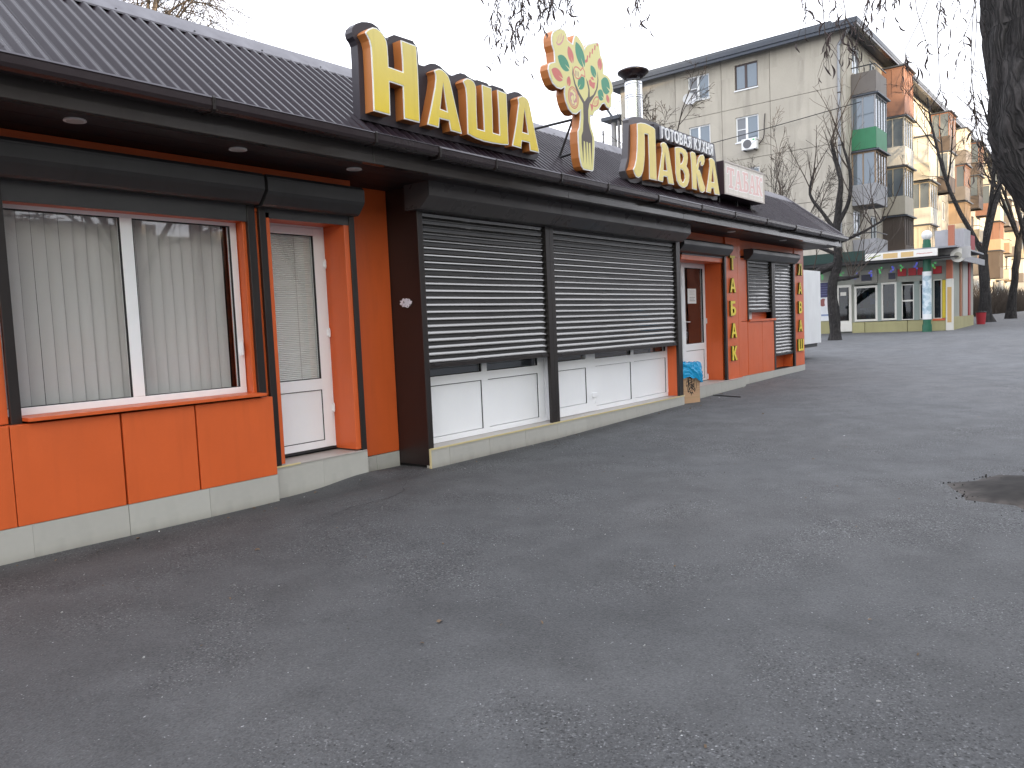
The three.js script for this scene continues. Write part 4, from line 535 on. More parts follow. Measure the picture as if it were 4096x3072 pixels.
{
  // cardboard box with a scrawl, turned 22 degrees, and the blue bag hung over it
  const gt = canvasTex(256, 256, (c, w, h) => { c.fillStyle = '#bb9877'; c.fillRect(0, 0, w, h); const R = rng(12); for (let i = 0; i < 160; i++) { c.fillStyle = `rgba(${120 + R() * 60},${90 + R() * 50},${60 + R() * 40},.10)`; c.fillRect(0, R() * h, w, 1 + R() * 3); } c.strokeStyle = '#1d1a1a'; c.lineCap = 'round'; const B = (lw, ...q) => { c.lineWidth = lw; c.beginPath(); c.moveTo(q[0], q[1]); for (let i = 2; i < q.length; i += 4) c.quadraticCurveTo(q[i], q[i + 1], q[i + 2], q[i + 3]); c.stroke(); }; B(14, 82, 60, 76, 110, 96, 150); B(11, 100, 62, 150, 60, 128, 104, 110, 110, 150, 150); B(9, 170, 70, 178, 110, 150, 128, 190, 150, 178, 168); B(8, 64, 120, 70, 160, 84, 172); B(9, 104, 180, 120, 160, 124, 190, 140, 160, 150, 186); B(6, 60, 90, 40, 110, 62, 130); B(6, 200, 100, 214, 120, 196, 150); for (let i = 0; i < 14; i++) B(4, 60 + R() * 130, 60 + R() * 120, 60 + R() * 130, 60 + R() * 120, 60 + R() * 130, 60 + R() * 120); });
  const a = 0.38, t = thing('cardboard_box', 'tan cardboard box with a black scrawl, standing on the asphalt under the blue bag', 'box', [11.84, 0.055, -5.86]); t.rotation.y = -a;
  baseOf.set(t, [0, 0, 0]); const w = 0.37, d = 0.30, h = 0.56, cm = std([0.46, 0.32, 0.2], { map: wornA, roughness: 0.85 });
  part('box_wall', [bx(-w / 2, w / 2, 0, h, -d / 2, -d / 2 + 0.006), bx(-w / 2, -w / 2 + 0.006, 0, h, -d / 2 + 0.006, d / 2 - 0.006), bx(w / 2 - 0.006, w / 2, 0, h, -d / 2 + 0.006, d / 2 - 0.006), bx(-w / 2 + 0.006, w / 2 - 0.006, 0, 0.006, -d / 2 + 0.006, d / 2 - 0.006)], cm, t);
  const fg = new THREE.BoxGeometry(w, h, 0.006); fg.translate(0, h / 2, d / 2 - 0.003); part('box_front', fg, new THREE.MeshStandardMaterial({ map: gt, roughness: 0.85 }), t);
  // bag: a skin that puffs over the box's rim and hangs down in folds, lowest at the right front
  const b = thing('plastic_bag', 'crumpled blue plastic bag hung over the cardboard box by the door step', 'bag', [11.84, 0.4, -5.86]); b.rotation.y = -a; baseOf.set(b, [0, 0, 0]);
  const NU = 140, NV = 60, pos = [], idx = []; for (let v = 0; v <= NV; v++) for (let u = 0; u < NU; u++) {
    const th = u / NU * 2 * Math.PI, tv = v / NV, cx = Math.cos(th), cz = Math.sin(th), q = Math.pow(Math.pow(Math.abs(cx), 5) + Math.pow(Math.abs(cz), 5), -0.2);
    const front = Math.max(0, cz), right = cx; const hem = 0.07 - 0.125 * (right * 0.75 + 0.15) * (0.45 + 0.55 * front) - 0.03 * Math.sin(th * 3 + 0.4) - 0.012 * Math.sin(th * 9);
    const fold = 1 - Math.abs(2 * fbm(th * 2.2 + 11 + tv * 2.2 * Math.sin(th * 1.3), tv * 2.6 + th * 0.7, big, 3, 41) - 1), cr = 1 - Math.abs(2 * fbm(th * 4.5 + 3, tv * 6 - th * 1.9, big, 3, 52) - 1);
    let y, r; if (tv < 0.3) { const s = tv / 0.3; r = 0.2 + 0.8 * s; y = 0.325 - 0.075 * (1 - s) * (1 - s) + 0.012 * Math.sin(th * 4) * s; } else { const s = (tv - 0.3) / 0.7; r = 1 + 0.10 * Math.sin(s * 2.6) + 0.12 * s * (0.4 + 0.6 * right); y = 0.325 - s * (0.325 - hem); }
    const wob = (fold - 0.72) * 0.16 + (cr - 0.72) * 0.075; const rr = r * (1 + wob * Math.min(1, tv * 3));
    pos.push(cx * q * (w / 2 + 0.035) * rr, y + (cr - 0.7) * 0.03, cz * q * (d / 2 + 0.03) * rr);
  }
  for (let v = 0; v < NV; v++) for (let u = 0; u < NU; u++) { const A = v * NU + u, B = v * NU + (u + 1) % NU, C = A + NU, D = B + NU; idx.push(A, B, C, B, D, C); }
  const g = new THREE.BufferGeometry(); g.setAttribute('position', new THREE.Float32BufferAttribute(pos, 3)); g.setIndex(idx); g.computeVertexNormals();
  part('bag_skin', g, new THREE.MeshPhysicalMaterial({ color: lin(0.012, 0.36, 0.68), roughness: 0.13, transmission: 0.18, thickness: 0, side: THREE.DoubleSide, clearcoat: 0.4, clearcoatRoughness: 0.2 }), b);
  solo('metal_rod', 'thin dark metal rod lying on the asphalt beside the cardboard box', 'rod', rod(V(12.84, 0.082, -5.82), V(12.645, 0.082, -5.235), 0.009), M.blackMetal, [12.7, 0.08, -5.5]);
}
{ // hairline cracks in the asphalt by the big shutters
  const R = rng(66), L = []; for (const [x0, z0, a0, ln] of [[6.3, -5.2, 0.35, 2.6], [8.4, -5.35, 0.1, 2.2], [3.2, -4.9, 0.3, 2.4], [9.6, -3.6, -0.5, 2.8]]) { let x = x0, z = z0, a = a0; const pos = [], idx = [], n = Math.round(ln / 0.05); for (let i = 0; i <= n; i++) { const w = 0.0035 * (0.3 + R()) * Math.sin(3.14 * Math.min(1, i / n * 0.94 + 0.03)); pos.push(x - Math.sin(a) * w, gy(x, z) + 0.004, z - Math.cos(a) * w, x + Math.sin(a) * w, gy(x, z) + 0.004, z + Math.cos(a) * w); a += (R() - 0.5) * 0.9; a = a0 + (a - a0) * 0.85; x += Math.cos(a) * 0.05; z -= Math.sin(a) * 0.05; } for (let i = 0; i < n; i++) { const b = i * 2; idx.push(b, b + 1, b + 2, b + 1, b + 3, b + 2); } const g = new THREE.BufferGeometry(); g.setAttribute('position', new THREE.Float32BufferAttribute(pos, 3)); g.setIndex(idx); g.computeVertexNormals(); L.push(planarUV(g)); }
  const m = solo('asphalt_cracks', 'thin dark cracks in the asphalt in front of the big shutters', 'cracks', L, std([0.022, 0.021, 0.021], { roughness: 1 }), [6, 0, -5]); m.userData.kind = 'stuff';
}
{ // dry leaves, bits of paper and twigs blown against the wall and over the yard
  const R = rng(404), n = 150, lg = new THREE.PlaneGeometry(1, 0.5, 3, 1), lp = lg.attributes.position; for (let i = 0; i < lp.count; i++) lp.setZ(i, 0.22 * Math.sin((lp.getX(i) + 0.5) * 3.1)); lg.rotateX(-Math.PI / 2); lg.computeVertexNormals();
  const im = new THREE.InstancedMesh(lg, std([1, 1, 1], { roughness: 0.9, side: THREE.DoubleSide }), n), m = new THREE.Matrix4(), q = new THREE.Quaternion();
  for (let i = 0; i < n; i++) { const wall = i < 90, x = wall ? 1.5 + R() * 16 : 0.5 + R() * 11, zw = x < 3.9 ? -5.86 : x < 5.05 ? -5.92 : x < 5.65 ? -6.17 : x < 11.6 ? -5.72 : x < 14.4 ? -5.82 : -5.95, z = wall ? zw + 0.02 + R() * R() * 0.35 : -5.2 + R() * 4.6, s = 0.012 + R() * R() * 0.035, w = R() < 0.1; q.setFromEuler(new THREE.Euler((R() - 0.5) * 0.5, R() * 6.3, (R() - 0.5) * 0.5)); m.compose(V(x, gy(x, z) + 0.004 + s * 0.06, z), q, V(s, s, s * (0.5 + R()))); im.setMatrixAt(i, m); const k = 0.6 + R() * 0.8; im.setColorAt(i, w ? lin(0.6, 0.6, 0.6) : lin(0.13 * k, 0.085 * k, 0.05 * k)); }
  im.name = 'litter'; im.userData = { kind: 'stuff', label: 'dry leaf bits and paper scraps on the asphalt along the shop', category: 'litter' }; shade(im); scene.add(im);
}
{ // white trailer standing beyond the end of the shop
  const t = thing('food_trailer', 'white box trailer standing just past the far end of the orange shop', 'trailer', [20.4, 0.25, -7.8]), w = M.white;
  const sh = new THREE.Shape([[19.55, 0.66], [19.55, 2.38], [19.75, 2.58], [21.6, 2.58], [21.6, 0.66]].map(([x, y]) => new THREE.Vector2(x, y)));
  const b = part('body', planarUV(slab(sh, -9.1, -6.66)), std([0.44, 0.44, 0.49], { map: wornA, roughness: 0.45 }), t); part('side_skin', planarUV(slab(sh, -6.659, -6.63)), w, t); part('corner_post', [bx(19.53, 19.72, 0.64, 2.4, -6.80, -6.60, 0.03)], w, t); part('panel_joint', [bx(19.535, 19.552, 1.12, 1.135, -9.05, -6.81), bx(19.535, 19.552, 2.26, 2.275, -9.05, -6.81)], M.gutter, t);
  part('lamp_panel', bx(19.53, 19.552, 0.70, 0.92, -7.08, -6.86, 0.01), std([0.25, 0.24, 0.24]), t); part('chassis', bx(19.6, 21.5, 0.56, 0.655, -9.0, -6.70), M.blackMetal, t);
  part('drawbar', [rod(V(19.7, 0.6, -6.95), V(19.5, 0.52, -6.62), 0.03), rod(V(19.5, 0.52, -6.62), V(19.35, 0.27, -7.3), 0.025), rod(V(19.7, 0.6, -7.8), V(19.35, 0.27, -7.3), 0.025)], M.blackMetal, t);
  for (const z of [-7.6, -8.8]) { const g = new THREE.TorusGeometry(0.22, 0.085, 10, 24); g.translate(21.4, 0.57, z); const m = part('wheel', g, M.blackMetal, t); part('rim', (() => { const c = new THREE.CylinderGeometry(0.15, 0.15, 0.1, 16); c.rotateX(Math.PI / 2); c.translate(21.4, 0.57, z); return c; })(), M.steel, m); }
}

// ---------- the kiosk across the yard ----------
{
  const X = 33, K = thing('corner_kiosk', 'low kiosk shop with a yellowish base, dark windows and a wide canopy', 'kiosk', [35, 0.6, -8]), Q = (n, g, m) => part(n, g, m, K);
  const kb = std([0.40, 0.37, 0.19], { map: wornC, roughness: 0.7 }), wall = std([0.36, 0.37, 0.33], { map: wornC, roughness: 0.8 }), mos = std([0.29, 0.34, 0.31], { map: wornC, roughness: 0.5 }), wf = std([0.74, 0.72, 0.66], { map: wornA, roughness: 0.45 }), dk = std([0.012, 0.013, 0.018], { roughness: 0.08 }), kg = new THREE.MeshPhysicalMaterial({ color: 0x9aa4a8, transmission: 1, thickness: 0, roughness: 0.03 });
  Q('wall', [bx(X + 0.06, X + 0.16, 1.0, 3.3, -16, -9.52), bx(X + 0.06, X + 0.16, 2.52, 3.3, -9.5, -5.34), bx(X + 0.6, X + 0.7, 0.5, 3.3, -16, -5.5), bx(X + 0.16, X + 0.6, 0.5, 0.98, -16, -5.5)], wall);
  Q('wall', bx(X + 0.05, X + 0.16, 0.9, 2.52, -8.915, -8.81), wall); Q('side_wall', [bx(X + 0.16, 38, 0.5, 3.3, -5.45, -5.36)], wall); Q('roof_slab', bx(X - 0.6, 38.2, 3.3, 3.4, -16, -5.2), M.blackMetal);
  for (const [a, b] of [[-12.5, -9.53], [-8.9, -8.42], [-8.41, -6.87], [-6.86, -6.3], [-6.29, -5.34]]) Q('base_panel', bx(X - 0.02, X + 0.09, 0.45, a < -9 ? 1.10 : 1.02, a + 0.006, b - 0.006, 0.004), kb);
  for (const [a, b] of [[33.1, 34.7], [34.71, 36.3], [36.31, 37.9]]) Q('base_panel', bx(a, b, 0.5, 1.1, -5.36, -5.33), kb);
  const win = (n, z0, z1, y0, y1, fw, items) => { const m = Q(n, [bx(X - 0.02, X + 0.06, y0, y0 + fw, z0, z1), bx(X - 0.02, X + 0.06, y1 - fw, y1, z0, z1), bx(X - 0.02, X + 0.06, y0 + fw, y1 - fw, z0, z0 + fw), bx(X - 0.02, X + 0.06, y0 + fw, y1 - fw, z1 - fw, z1)], wf); part('pane', bx(X + 0.015, X + 0.02, y0 + fw, y1 - fw, z0 + fw, z1 - fw), kg, m); if (items) for (const [g, c] of items) part('shop_item', g, std(c), m); return m; };
  const d = win('door', -9.5, -8.91, 1.0, 2.55, 0.10); part('lower_panel', bx(X - 0.03, X + 0.03, 0.66, 1.0, -9.44, -8.9, 0.01), wf, d); part('door_sheet', bx(X + 0.0, X + 0.008, 2.12, 2.26, -9.34, -9.12), wf, d);
  win('window', -8.8, -7.93, 1.05, 2.46, 0.08, [[bx(X + 0.2, X + 0.45, 1.5, 1.68, -8.65, -8.42), [0.7, 0.7, 0.7]], [bx(X + 0.2, X + 0.5, 1.13, 1.5, -8.48, -8.25), [0.55, 0.56, 0.54]], [bx(X + 0.15, X + 0.3, 1.13, 1.32, -8.2, -8.05), [0.5, 0.42, 0.02]], [bx(X + 0.024, X + 0.03, 1.72, 1.95, -8.22, -8.03), [0.3, 0.36, 0.7]]]);
  win('window', -7.8, -7.24, 1.06, 2.54, 0.07, [[bx(X + 0.2, X + 0.4, 1.1, 2.4, -7.6, -7.3), [0.12, 0.11, 0.16]]]); win('window', -7.06, -6.63, 1.05, 2.42, 0.03, [[bx(X + 0.2, X + 0.4, 1.1, 1.5, -6.95, -6.8), [0.3, 0.34, 0.4]]]); win('window', -6.43, -6.2, 1.05, 2.40, 0.03); win('window', -5.96, -5.68, 1.05, 2.53, 0.03, [[bx(X + 0.03, X + 0.05, 1.1, 2.4, -5.93, -5.72), [0.22, 0.25, 0.32]]]);
  { const R = rng(55), cols = [[0.6, 0.6, 0.58], [0.42, 0.1, 0.08], [0.12, 0.2, 0.42], [0.5, 0.4, 0.1], [0.2, 0.34, 0.2]], gl = cols.map(() => []); for (const [a, b] of [[-8.7, -8.03], [-7.72, -7.3], [-7.02, -6.67], [-6.4, -6.23], [-9.38, -9.05]]) for (let s = 0; s < 3; s++) { const y = 1.16 + s * 0.42; let z = a; while (z < b - 0.06) { const w = 0.05 + R() * 0.1, h = 0.10 + R() * 0.2; if (R() < 0.72) gl[Math.floor(R() * 5)].push(bx(X + 0.12, X + 0.26, y, y + h, z, Math.min(b, z + w))); z += w + 0.015; } } gl.forEach((l, i) => l.length && part('goods', l, std(cols[i]), K, null, 'stuff')); }
  Q('window_bar', bx(X - 0.01, X + 0.03, 1.76, 1.82, -7.06, -6.63), wf);
  for (const [a, b] of [[-7.93, -7.8], [-7.235, -7.06], [-6.625, -6.435], [-6.2, -5.965]]) Q('mosaic_pillar', bx(X - 0.04, X + 0.06, 1.03, 2.52, a, b, 0.006), mos);
  for (const [a, b] of [[-8.8, -7.95], [-7.8, -7.25]]) { const m = Q('upper_light', bx(X + 0.0, X + 0.058, 2.56, 3.08, a, b, 0.006), std([0.34, 0.33, 0.29], { map: wornB })); part('small_board', bx(X - 0.02, X - 0.001, 2.66, 2.9, a + 0.27, a + 0.27 + (b - a) * 0.45), std([0.05, 0.05, 0.075]), m); }
  for (const [a, b] of [[-7.2, -6.9], [-6.82, -6.55], [-6.5, -6.27], [-5.97, -5.68]]) Q('red_square', bx(X - 0.02, X + 0.05, 2.75, 3.03, a, b, 0.004), std([0.42, 0.012, 0.02], { roughness: 0.5 }));
  Q('yellow_strip', bx(X - 0.05, X + 0.0, 1.08, 2.5, -5.655, -5.545), std([0.60, 0.45, 0.03])); Q('orange_note', bx(X - 0.04, X - 0.022, 0.98, 1.06, -5.98, -5.56), std([0.55, 0.12, 0.05]));
  const pil = Q('pillar', bx(X - 0.1, X + 0.12, 0.6, 2.53, -5.53, -5.30, 0.01), wf); part('pillar_band', bx(X - 0.108, X - 0.099, 0.9, 2.22, -5.48, -5.34), std([0.55, 0.36, 0.14]), pil); Q('orange_pillar', bx(X - 0.08, X + 0.1, 2.535, 3.3, -5.52, -5.32), std([0.52, 0.15, 0.08], { map: wornB }));
  for (const [x, c, w] of [[34.9, [0.32, 0.13, 0.06], 0.2], [36.9, [0.34, 0.05, 0.05], 0.22], [35.8, [0.4, 0.39, 0.37], 0.5]]) Q('side_pillar', bx(x - w, x + w, 1.1, 3.3, -5.38, -5.32), std(c));
  // canopy: soffit, green board, white sign, chamfered corner, side board
  Q('canopy_soffit', bx(31.86, 38.2, 3.28, 3.31, -16, -5.0), std([0.03, 0.03, 0.032])); Q('canopy_board', bx(31.8, 31.86, 3.40, 3.78, -16, -8.1), std([0.015, 0.05, 0.042], { map: wornB }));
  Q('canopy_board', bx(31.84, 31.9, 3.28, 3.42, -16, -5.6), M.blackMetal); Q('canopy_top', bx(31.84, 38.2, 3.62, 3.68, -16, -5.0), std([0.24, 0.25, 0.27], { roughness: 0.5 })); Q('side_board', bx(33.1, 38.2, 3.16, 3.4, -5.02, -4.96), std([0.33, 0.33, 0.35], { map: wornB }));
  const ch = bx(-0.72, 0.72, 3.22, 3.63, -0.03, 0.03); ch.rotateY(-0.49 + Math.PI / 2 + 0.1); ch.translate(32.45, 0, -5.29); Q('corner_board', ch, std([0.52, 0.51, 0.5], { map: wornB }));
  Q('roof_box', bx(34.6, 36.2, 3.68, 4.5, -6.2, -5.2), std([0.42, 0.42, 0.45], { map: wornB })); Q('roof_box', bx(36.3, 37.3, 3.68, 4.35, -5.9, -5.2), std([0.30, 0.03, 0.035])); Q('roof_pole', bx(33.9, 34.1, 3.4, 4.6, -5.62, -5.42), std([0.4, 0.14, 0.08]));
  const q = thing('fascia_sign', 'long white shop sign along the front edge of the kiosk canopy', 'sign', [31.78, 3.35, -6.8]);
  const sg = canvasTex(1024, 112, (c, w, h) => { c.fillStyle = '#e9e6e0'; c.fillRect(0, 0, w, h); const R = rng(4); c.fillStyle = '#d3b37c'; c.fillRect(262, 16, 212, 84); c.fillRect(520, 16, 180, 84); c.strokeStyle = '#8d9a3c'; c.lineWidth = 15; c.lineCap = 'round'; c.beginPath(); c.moveTo(48, 78); c.bezierCurveTo(90, 30, 110, 90, 150, 52); c.bezierCurveTo(180, 34, 190, 60, 222, 34); c.stroke(); c.strokeStyle = '#b5403a'; c.lineWidth = 5; c.beginPath(); c.moveTo(740, 66); for (let x = 740; x < 960; x += 14) c.quadraticCurveTo(x + 4, 44 + R() * 12, x + 8, 62 + R() * 8); c.stroke(); });
  part('board', bx(31.77, 31.84, 3.36, 3.63, -8.08, -5.60, 0.01), wf, q); const pg = new THREE.PlaneGeometry(2.44, 0.25); pg.rotateY(-Math.PI / 2); pg.translate(31.767, 3.495, -6.84); part('printed_face', pg, new THREE.MeshStandardMaterial({ map: sg, roughness: 0.4 }), q);
  const r = thing('round_sign', 'round white sign on the corner of the kiosk canopy', 'sign', [32.2, 3.3, -5.0]); const disc = new THREE.CylinderGeometry(0.25, 0.25, 0.08, 32); disc.rotateZ(Math.PI / 2); disc.translate(32.3, 3.34, -5.03); part('disc', planarUV(disc), wf, r); const d2 = new THREE.CylinderGeometry(0.13, 0.13, 0.01, 24); d2.rotateZ(Math.PI / 2); d2.translate(32.256, 3.32, -5.03); part('disc_print', planarUV(d2), std([0.42, 0.40, 0.33]), r);
  // poster to the left of the door
  const pt = canvasTex(128, 384, (c, w, h) => { c.fillStyle = '#d9dcdf'; c.fillRect(0, 0, w, h); c.fillStyle = '#3a3a62'; c.fillRect(0, 0, w, 150); c.fillStyle = '#5a5c86'; for (let i = 0; i < 5; i++) c.fillRect(6, 20 + i * 24, 60 + 30 * ((i * 7) % 3), 10); c.fillStyle = '#8d5450'; c.beginPath(); c.ellipse(30, 200, 34, 40, 0.3, 0, 7); c.fill(); c.fillStyle = '#e6dfe2'; c.beginPath(); c.ellipse(84, 200, 40, 56, 0, 0, 7); c.fill(); c.fillStyle = '#7f8fb0'; c.fillRect(10, 320, 100, 18); c.fillStyle = '#c9c66a'; c.fillRect(80, 286, 30, 14); });
  const pp = bx(X - 0.03, X + 0.0, 1.12, 2.72, -10.15, -9.62); part; const po = thing('wall_poster', 'tall blue and white poster on the kiosk wall left of its door', 'poster', [X - 0.03, 1.12, -9.9]); part('poster_board', pp, wf, po); const pf = new THREE.PlaneGeometry(0.51, 1.56); pf.rotateY(-Math.PI / 2); pf.translate(X - 0.033, 1.92, -9.885); part('poster_print', pf, new THREE.MeshStandardMaterial({ map: pt, roughness: 0.5 }), po);
  // little hanging lights under the canopy
  const lt = thing('string_lights', 'small blue and green string lights hanging under the kiosk canopy', 'lights', [32.4, 3.2, -7.6]);
  const em = (c) => new THREE.MeshStandardMaterial({ color: 0x111111, emissive: c, emissiveIntensity: 0.55 }), eb = em(new THREE.Color(0.10, 0.12, 1)), eg = em(new THREE.Color(0.06, 0.7, 0.16)); const R = rng(31);
  [[-9.1, 3.0, 1], [-8.55, 2.93, 0], [-8.05, 2.98, 0], [-7.66, 3.08, 1], [-7.28, 3.10, 0], [-6.95, 3.12, 1], [-6.47, 3.16, 0], [-5.85, 3.12, 1], [-9.9, 3.0, 1]].forEach(([z, y, gr]) => { const l = []; for (let k = 0; k < 4; k++) { const g = new THREE.TorusGeometry(0.024, 0.0045, 5, 10); g.rotateY(Math.PI / 2); g.translate(32.4, y - k * 0.062 + R() * 0.02, z + (R() - 0.5) * 0.13); l.push(g); } part('light_pendant', l, gr ? eg : eb, lt); });
}
{ // green lamp column wrapped in pale prints, with a white globe
  const t = thing('lamp_column', 'green lamp column wrapped in pale blue prints with a white globe on top, by the kiosk', 'street lamp', [32.62, 0.55, -6.12]), x = 32.35, z = -6.06, g2 = std([0.02, 0.13, 0.075], { map: wornB, roughness: 0.45 });
  t.position.set(x, 0.58, z); baseOf.set(t, [x, 0.58, z]);
  part('base', cyl(0.17, 0.165, x, 0.5, 0.86, z, 20), g2, t); part('shaft', cyl(0.14, 0.13, x, 0.86, 4.0, z, 20), g2, t);
  const wt = canvasTex(256, 512, (c, w, h) => { c.fillStyle = '#cfdbe2'; c.fillRect(0, 0, w, h); const R = rng(9); for (let i = 0; i < 60; i++) { c.fillStyle = ['rgba(110,150,180,.35)', 'rgba(235,240,242,.5)', 'rgba(90,130,150,.3)', 'rgba(150,180,195,.4)'][Math.floor(R() * 4)]; c.beginPath(); c.ellipse(R() * w, 50 + R() * (h - 110), 14 + R() * 40, 8 + R() * 26, R() * 3, 0, 7); c.fill(); } c.fillStyle = '#e4e6e8'; c.fillRect(0, 0, w, 46); c.fillRect(0, h - 56, w, 56); });
  part('printed_wrap', cyl(0.155, 0.155, x, 1.05, 2.83, z, 24, true), new THREE.MeshStandardMaterial({ map: wt, roughness: 0.5, side: THREE.DoubleSide }), t); part('cap', [cyl(0.15, 0.15, x, 3.58, 3.86, z, 16), cyl(0.03, 0.03, x, 3.86, 4.02, z, 10)], g2, t);
  const s = new THREE.SphereGeometry(0.185, 28, 20); s.translate(x, 4.17, z); part('globe', planarUV(s), std([0.78, 0.78, 0.76], { roughness: 0.3 }), t);
}
{ const t = thing('litter_bin', 'small red litter bin far along the pavement past the kiosk', 'bin', [38.6, 0.68, -5.15]); part('bin_body', cyl(0.16, 0.2, 38.6, 0.68, 1.2, -5.15, 16), std([0.36, 0.02, 0.03]), t); part('bin_rim', (() => { const g = new THREE.TorusGeometry(0.2, 0.02, 8, 20); g.rotateX(Math.PI / 2); g.translate(38.6, 1.2, -5.15); return g; })(), M.blackMetal, t); }

// ---------- the apartment block ----------
{
  const A = thing('apartment_block', 'five storey beige panel apartment block with cluttered balconies', 'apartment building', [75, 0.6, -17]), Q = (n, g, m) => part(n, g, m, A);
  const plaster = std([1, 1, 1], { map: dataTex(512, (u, v, o) => { const n = fbm(u * 5, v * 5, 5, 5, 18), st = Math.max(0, fbm(u * 30, v * 3, 30, 3, 33) - 0.5), f = vnoise(u * 200, v * 200, 200, 40), p = fbm(u * 3 + 5, v * 4, 3, 3, 71) > 0.56 ? 0.06 : 0; const k = 0.88 + 0.22 * n - 0.55 * st + 0.05 * (f - 0.5) + p; o[0] = 0.405 * k; o[1] = 0.372 * k; o[2] = 0.318 * k; }, true, 7, 7), roughness: 0.9 });
  const conc = std([0.36, 0.34, 0.31], { map: wornC, roughness: 0.9 }), wframe = std([0.74, 0.75, 0.76], { roughness: 0.4 }), bframe = std([0.05, 0.03, 0.028], { roughness: 0.4 }), glass = std([0.16, 0.19, 0.22], { roughness: 0.06, metalness: 0.35 }), screen = std([0.17, 0.18, 0.20], { roughness: 0.35 }), roofM = std([0.055, 0.065, 0.085], { map: wornB, roughness: 0.5 });
  const FL = [1.65, 4.33, 7.01, 9.69, 12.37], H = 2.68, XA = 40, ZC = -11;
  // end wall: panels with window openings
  const bays = [[-23.4, -19.93, null], [-19.93, -17.25, [-19.17, -17.93]], [-17.25, -14.65, [-16.5, -15.27]], [-14.65, ZC, null]];
  const holed = (z0, z1, y0, y1, w, s0, s1) => { const sh = shapeOf([[z0 + 0.012, y0 + 0.012], [z1 - 0.012, y0 + 0.012], [z1 - 0.012, y1 - 0.012], [z0 + 0.012, y1 - 0.012]], w ? [[[w[0], s0], [w[1], s0], [w[1], s1], [w[0], s1]]] : []); const g = slab(sh, 0, 0.3); g.applyMatrix4(new THREE.Matrix4().set(0, 0, 1, XA, 0, 1, 0, 0, 1, 0, 0, 0, 0, 0, 0, 1)); const q = flip(g.index ? g.toNonIndexed() : g); q.computeVertexNormals(); return planarUV(q); };
  for (const [z0, z1, w] of bays) for (let k = 0; k < 5; k++) { Q('wall_panel', holed(z0, z1, FL[k], FL[k] + (k === 4 ? 2.6 : H), w, FL[k] + 0.9, FL[k] + 2.2), plaster); }
  Q('end_base', bx(XA + 0.02, XA + 0.3, 0.2, 1.65, -23.4, ZC), conc); Q('joint_filler', bx(XA + 0.12, XA + 0.29, 1.65, 14.95, -23.39, ZC - 0.02), conc);
  const sash = (fm, z0, z1, y0, y1, dark) => { const x = XA + 0.07, zm = z0 + (z1 - z0) * 0.47, f = 0.07; const m = Q('window', [bx(x, x + 0.06, y0, y0 + f, z0, z1), bx(x, x + 0.06, y1 - f, y1, z0, z1), bx(x, x + 0.06, y0 + f, y1 - f, z0, z0 + f), bx(x, x + 0.06, y0 + f, y1 - f, z1 - f, z1), bx(x, x + 0.06, y0 + f, y1 - f, zm - 0.06, zm + 0.06)], fm); part('pane', bx(x + 0.03, x + 0.045, y0 + f, y1 - f, z0 + f, zm - 0.06), dark ? screen : glass, m); part('pane', bx(x + 0.03, x + 0.045, y0 + f, y1 - f, zm + 0.06, z1 - f), glass, m); if (dark) part('screen_bar', bx(x + 0.0, x + 0.028, (y0 + y1) / 2 - 0.02, (y0 + y1) / 2 + 0.02, z0 + f, zm - 0.06), wframe, m); part('ledge', bx(XA - 0.05, x, y0 - 0.06, y0, z0 - 0.03, z1 + 0.03), wframe, m); };
  for (let k = 0; k < 5; k++) { const y0 = FL[k] + 0.9, y1 = FL[k] + 2.2; sash(wframe, -19.17, -17.93, y0, y1, k !== 3); sash(k === 4 ? bframe : wframe, -16.5, -15.27, y0, y1, k !== 4); }
  // long front: bays with windows, balconies on every other bay
  const bw = 3.25, nb = 21, front = (() => { const sh = shapeOf([[0.01, 0.01], [bw - 0.01, 0.01], [bw - 0.01, H - 0.01], [0.01, H - 0.01]], [[[0.95, 0.85], [2.35, 0.85], [2.35, 2.2], [0.95, 2.2]]]); return planarUV(slab(sh, -0.3, 0)); })();
  Q('front_base', bx(XA + 0.3, XA + nb * bw + 0.3, 0.2, 1.65, ZC - 0.3, ZC - 0.02), conc); Q('front_core', bx(XA + 0.31, XA + nb * bw, 1.65, 14.95, ZC - 0.29, ZC - 0.16), std([0.02, 0.02, 0.022])); Q('far_wall', bx(XA + nb * bw, XA + nb * bw + 0.3, 0.2, 14.95, -23.4, ZC), plaster); Q('back_wall', bx(XA + 0.3, XA + nb * bw, 0.2, 14.95, -23.4, -23.1), plaster);
  const fw = (() => { const L = [bx(-0.7, 0.7, -0.675, -0.6, -0.13, -0.06), bx(-0.7, 0.7, 0.6, 0.675, -0.13, -0.06), bx(-0.7, -0.63, -0.6, 0.6, -0.13, -0.06), bx(0.63, 0.7, -0.6, 0.6, -0.13, -0.06), bx(-0.05, 0.05, -0.6, 0.6, -0.13, -0.06)]; return mergeAll(L); })(), fp = bx(-0.63, 0.63, -0.6, 0.6, -0.105, -0.09);
  for (let b = 0; b < nb; b++) for (let k = 0; k < 5; k++) { const x = XA + 0.3 + b * bw; part('wall_panel', front, plaster, A, [x, FL[k], ZC]); const w = part('window', fw, (b * 3 + k) % 5 ? wframe : bframe, A, [x + 1.65, FL[k] + 1.525, ZC]); part('pane', fp, glass, w, [x + 1.65, FL[k] + 1.525, ZC]); }
  const pal = [[0.46, 0.42, 0.35], [0.30, 0.21, 0.14], [0.24, 0.125, 0.09], [0.54, 0.52, 0.48], [0.09, 0.07, 0.06], [0.38, 0.33, 0.25], [0.17, 0.15, 0.14], [0.38, 0.27, 0.18]].map((c) => std(c, { map: wornC, roughness: 0.75 })); const green = std([0.035, 0.20, 0.095], { map: wornB, roughness: 0.6 }), grey = std([0.33, 0.33, 0.35], { map: wornB, roughness: 0.7 }), R = rng(77);
